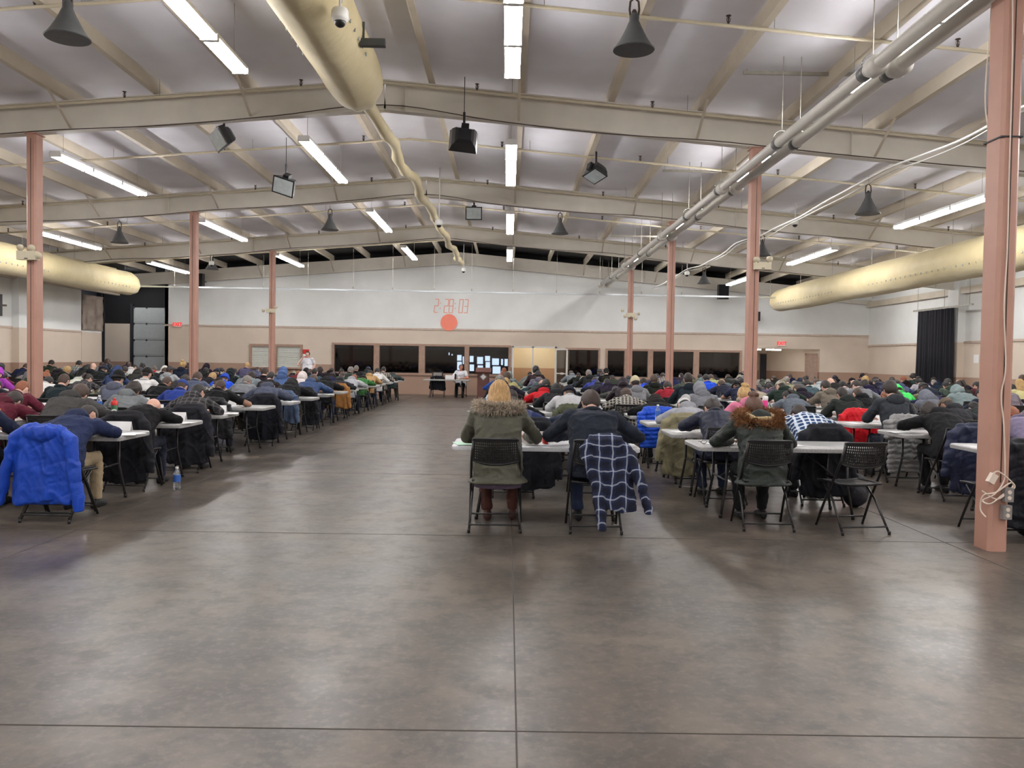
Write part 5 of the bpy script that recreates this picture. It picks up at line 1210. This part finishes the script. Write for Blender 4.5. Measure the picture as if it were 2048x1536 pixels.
# small things on the tables and the floor
def water_bottle(x, y, z, label, s=1.0, cap='white_plastic'):
    e = empty('water_bottle', (x, y, z)); tag(e, label, 'bottle'); e.scale = (s,) * 3
    MB().lathe([(.028, 0), (.033, .006), (.033, .04), (.031, .05), (.033, .06), (.033, .13), (.031, .15), (.02, .18), (.013, .192), (.013, .2)], 18).build('bottle_body', M['bottle'], e, True)
    MB().lathe([(.0338, .075), (.0342, .078), (.0342, .135), (.0338, .138)], 18).build('bottle_label', M['label_blue'], e, True)
    MB().lathe([(.015, .196), (.0155, .2), (.0155, .213), (.013, .216)], 14).build('bottle_cap', M[cap], e, True)
M['label_blue'] = plain('blue_label', srgb(52, 98, 178), .35)
water_bottle(-.39, 8.72, .743, 'clear water bottle with blue label on the white table')
water_bottle(-3.87, 9.72, 0, 'water bottle standing on the floor by the left table legs', 1.25)
water_bottle(-5.9, 12.0, .743, 'clear water bottle on the left tables behind the charcoal coat', 1.1)
water_bottle(-3.99 - .25, 15.5, .743, 'water bottle beside the slate grey jacket', 1.1)
water_bottle(2.15, 11.8, .743, 'water bottle next to the light grey hoodie', 1.1)
e = empty('sports_bottle', (-4.95, 10.45, .743)); tag(e, 'green sports bottle with red cap and white letter G', 'bottle')
M['bottle_green'] = plain('green_bottle', srgb(62, 108, 76), .35)
MB().lathe([(.035, 0), (.04, .006), (.04, .19), (.037, .2)], 20).build('bottle_body', M['bottle_green'], e, 'auto'); MB().lathe([(.041, .195), (.042, .235), (.03, .25), (.018, .252), (.016, .28), (.01, .284)], 18).build('bottle_cap', M['red'], e, 'auto')
text('G', .11, M['paper'], e, (.01, -.0405, .1), bold=.004, ext=.002)
o = MB().lathe([(.026, 0), (.03, .004), (.031, .075), (.033, .08), (.025, .084)], 18).build('drink_cup', M['red'], None, 'auto', loc=(.39, 8.35, .743)); tag(o, 'small red cup on the white table between the two people', 'cup')
MB().lathe([(.0335, .072), (.034, .088), (.02, .092)], 18).build('cup_lid', M['dark'], o, 'auto')
e = empty('number_card', (.31, 8.5, .743)); tag(e, 'folded white card reading 37 on the white table', 'card'); R_c = Matrix.Rotation(-.3, 3, 'X')
MB().box((0, 0, .055), (.34, .003, .12), R_c).box((0, .036, .055), (.34, .003, .12), Matrix.Rotation(.3, 3, 'X')).build('card_sheet', M['paper'], e); text('37', .085, M['void'], e, (-.03, -.004, .055), (PI / 2 - .3, 0, 0), ext=.001)
o = MB().box((0, 0, .002), (.24, .3, .003), Matrix.Rotation(.25, 3, 'Z')).build('paper_sheet', M['mint'], None, loc=(-.4, 8.27, .743)); tag(o, 'pale mint green sheet on the left end of the white table', 'paper')
for x, y, rz, lab in [(.28, 8.3, .1, 'white exam sheet between the olive parka and the red cup'), (.95, 8.4, .2, 'white exam sheet under the navy sweater\'s hands'), (-.02, 8.4, -.1, 'white exam sheet under the olive parka\'s hands'), (-3.98, 8.72, -.5, 'white sheets at the end of the nearest left table'), (-4.2, 8.7, .3, 'curled white sheets beside the navy hoodie\'s elbow'),
                      (-5.0, 8.75, .1, 'white sheet left of the navy hoodie'), (2.95, 8.62, .1, 'white sheet right of the dark green parka'), (2.2, 8.6, .3, 'white sheet left of the dark green parka')]:
    q = put('test_paper', SHEET, None, (x, y, .744), rz); tag(q, lab, 'paper', 'exam sheets on the tables')
o = MB().box((0, 0, 0), (.22, .03, .09)).build('white_card', M['paper'], None, loc=(-4.72, 10.5, .79)); tag(o, 'white card standing beside the green sports bottle', 'card')
o = MB().tube([(0, 0, 0), (.02, -.02, .16)], .004, 6).build('pencil', M['tan_pencil'], None, loc=(-5.27, 8.62, .84)); tag(o, 'yellow pencil held up at the left edge', 'pencil')
o = MB().tube([(0, 0, 0), (0, 0, .22), (0, 0, .25)], [.034, .034, .02], 14).build('pink_bottle', plain('pink_plastic', srgb(232, 62, 150), .3), None, True, loc=(3.62, 11.6, .9)); o.location.z = .743; o.scale = (1.1, 1.1, 1.5); tag(o, 'tall hot pink bottle beside the pink top', 'bottle')
MB().lathe([(.035, .22), (.036, .255), (.02, .262)], 14).build('bottle_cap', M['paper'], o, True)
# eyeglasses left on the grey table, phone
o = MB().tube([(-.07, 0, .02), (-.05, 0, .045), (-.015, 0, .04), (-.01, 0, .02), (-.04, 0, .002), (-.07, 0, .02)], .003, 5).tube([(.07, 0, .02), (.05, 0, .045), (.015, 0, .04), (.01, 0, .02), (.04, 0, .002), (.07, 0, .02)], .003, 5).tube([(-.07, 0, .03), (-.07, .12, .02)], .003, 5).tube([(.07, 0, .03), (.07, .12, .02)], .003, 5).build('eyeglasses', M['dark_metal'], None, True, loc=(2.08, 8.55, .744)); tag(o, 'pair of eyeglasses on the corner of the front grey table', 'glasses')
# small illegible white print across the back of the black hoodie
from mathutils.bvhtree import BVHTree
hood_p = [o_ for o_ in bpy.data.objects if o_.get('label', '').startswith('person in black hoodie with small white lettering')]
if hood_p:
    me = POSES[3].top; bv = BVHTree.FromPolygons([v.co for v in me.vertices], [p.vertices[:] for p in me.polygons]); rnd = random.Random(2); mb = MB()
    for j in range(3):
        for i in range(22 - 4 * j):
            if rnd.random() < .2: continue
            x0 = -.11 + .03 * j + i * .011; hit = bv.ray_cast(Vector((x0, -1.5, 1.04 - j * .028 - .02 * x0)), Vector((0, 1, 0)))
            if hit[0] is not None:
                n_ = hit[1]; mb.box(hit[0] + n_ * .004, (.004 + .004 * rnd.random(), .008 + .006 * rnd.random(), .003), n_.to_track_quat('Z', 'Y').to_matrix())
    mb.build('back_print', M['paper'], hood_p[0])['kind'] = 'stuff'
# ------------------------------------------------------------------ far end: officials, their table, podium
PS = make_pose(0, .0, 0, (.28, .02, 1.20), (.34, .16, 1.22), (.22, .16, .98), (.14, .18, 1.5), stand=True, build=1.1, short=True)
p_ = at(615, 760, 33.6)
o = person(p_.x, 33.6, PS, (228, 230, 236), 'person in white uniform shirt standing by the shuttered windows', 'cloth', 'short', BK, trousers=(22, 24, 32), rz=PI, garment='uniform_shirt', group='officials in white shirts', skin=SKINS[4], scale=1.02)
g = put('eyes', EYE, o); g.matrix_local = PS.head
PT = make_pose(.15, .25, .2, (.30, .24, .79), (.34, .22, .79), (.06, .44, .785), (.12, .46, .79), build=1.08, short=True)
t_ = make_table(-2.48, 33.5, 'grey folding table of the officials before the dark windows', rz=0); t_.location.y = 33.75
o = person(-1.95, 34.42, PT, (226, 228, 234), 'person in white uniform shirt seated at the table before the windows', 'cloth', 'crop', (110, 96, 88), trousers=(22, 24, 32), rz=PI, garment='uniform_shirt', group='officials in white shirts', skin=(198, 128, 104))
g = put('eyes', EYE, o); g.matrix_local = PT.head
make_chair(-1.95, 34.42, 'black folding chair of the seated official', rz=PI)
make_chair(-2.85, 34.3, 'black folding chair with dark coat behind the officials\' table', rz=0)
hang_coat(CM2, -2.85, 34.0, M['cloth'], (20, 20, 26), 'black coat hanging from the chair at the officials\' table', rz=0)
e = empty('desk_sign', (-2.85, 33.7, .743)); tag(e, 'grey desk sign with dark rounded frame on the officials\' table', 'sign')
MB().b2(-.22, .22, -.02, .02, 0, .3).build('sign_frame', M['black'], e); MB().b2(-.17, .17, -.03, -.02, .02, .27).build('sign_face', M['grey_box'], e)
o = MB().b2(-.18, .18, -.01, .01, 0, .16).build('white_card', M['paper'], None, loc=(-2.35, 33.6, .76)); tag(o, 'white card standing on the officials\' table', 'card')
o = MB().lathe([(.03, 0), (.035, .12), (.03, .125)], 12).build('paper_cup', M['paper'], None, True, loc=(-1.98, 33.6, .743)); tag(o, 'white cup in front of the seated official', 'cup')
o = MB().lathe([(.03, 0), (.04, .2), (.03, .24)], 12).build('black_flask', M['black'], None, True, loc=(-2.12, 33.6, .743)); tag(o, 'black flask on the officials\' table', 'bottle')
e = empty('podium', (-.98, 33.4, 0)); tag(e, 'dark brown podium with a silver diamond emblem', 'podium')
MB().b2(-.24, .24, -.2, .2, 0, 1.08).build('podium_body', M['wood_dark'], e); MB().beam((0, -.28, 1.06), (0, .26, 1.22), .62, .05).build('podium_top', M['wood_dark'], e)
MB().box((0, -.21, .88), (.22, .012, .22), Matrix.Rotation(PI / 4, 3, 'Y')).build('emblem', M['grey_box'], e); MB().box((0, -.218, .88), (.15, .008, .15), Matrix.Rotation(PI / 4, 3, 'Y')).build('emblem_inlay', M['paper'], e)
# bags under tables
def bag(x, y, s, col, label, rz=0):
    mb = MB().ell((0, 0, .2), (.17, .12, .22), None, 20, 12).ell((0, -.1, .14), (.12, .06, .12), None, 14, 10)
    e = put('backpack', mated(remesh(mb, .014, 3, lambda c, n: .008 * fn(c.x * 9, c.y * 9, c.z * 9 + x)), M['nylon']), None, (x, y, .01), rz, lin(col)); e.scale = (s,) * 3; tag(e, label, 'bag')
    put('carry_strap', mated(MB().tube([(-.05, .05, .4), (-.04, .05, .46), (.04, .05, .46), (.05, .05, .4)], .01, 6).mesh('carry_strap', [], True), M['nylon']), e, color=lin(col))
bag(-5.35, 9.4, 1.0, (30, 30, 36), 'dark backpack on the floor behind the nearest left table')
bag(4.95, 7.75, 1.1, (22, 22, 26), 'black backpack on the floor right of the nearest column')
bag(3.9, 9.2, .9, (34, 34, 40), 'dark bag under the tables by the grey padded jacket')
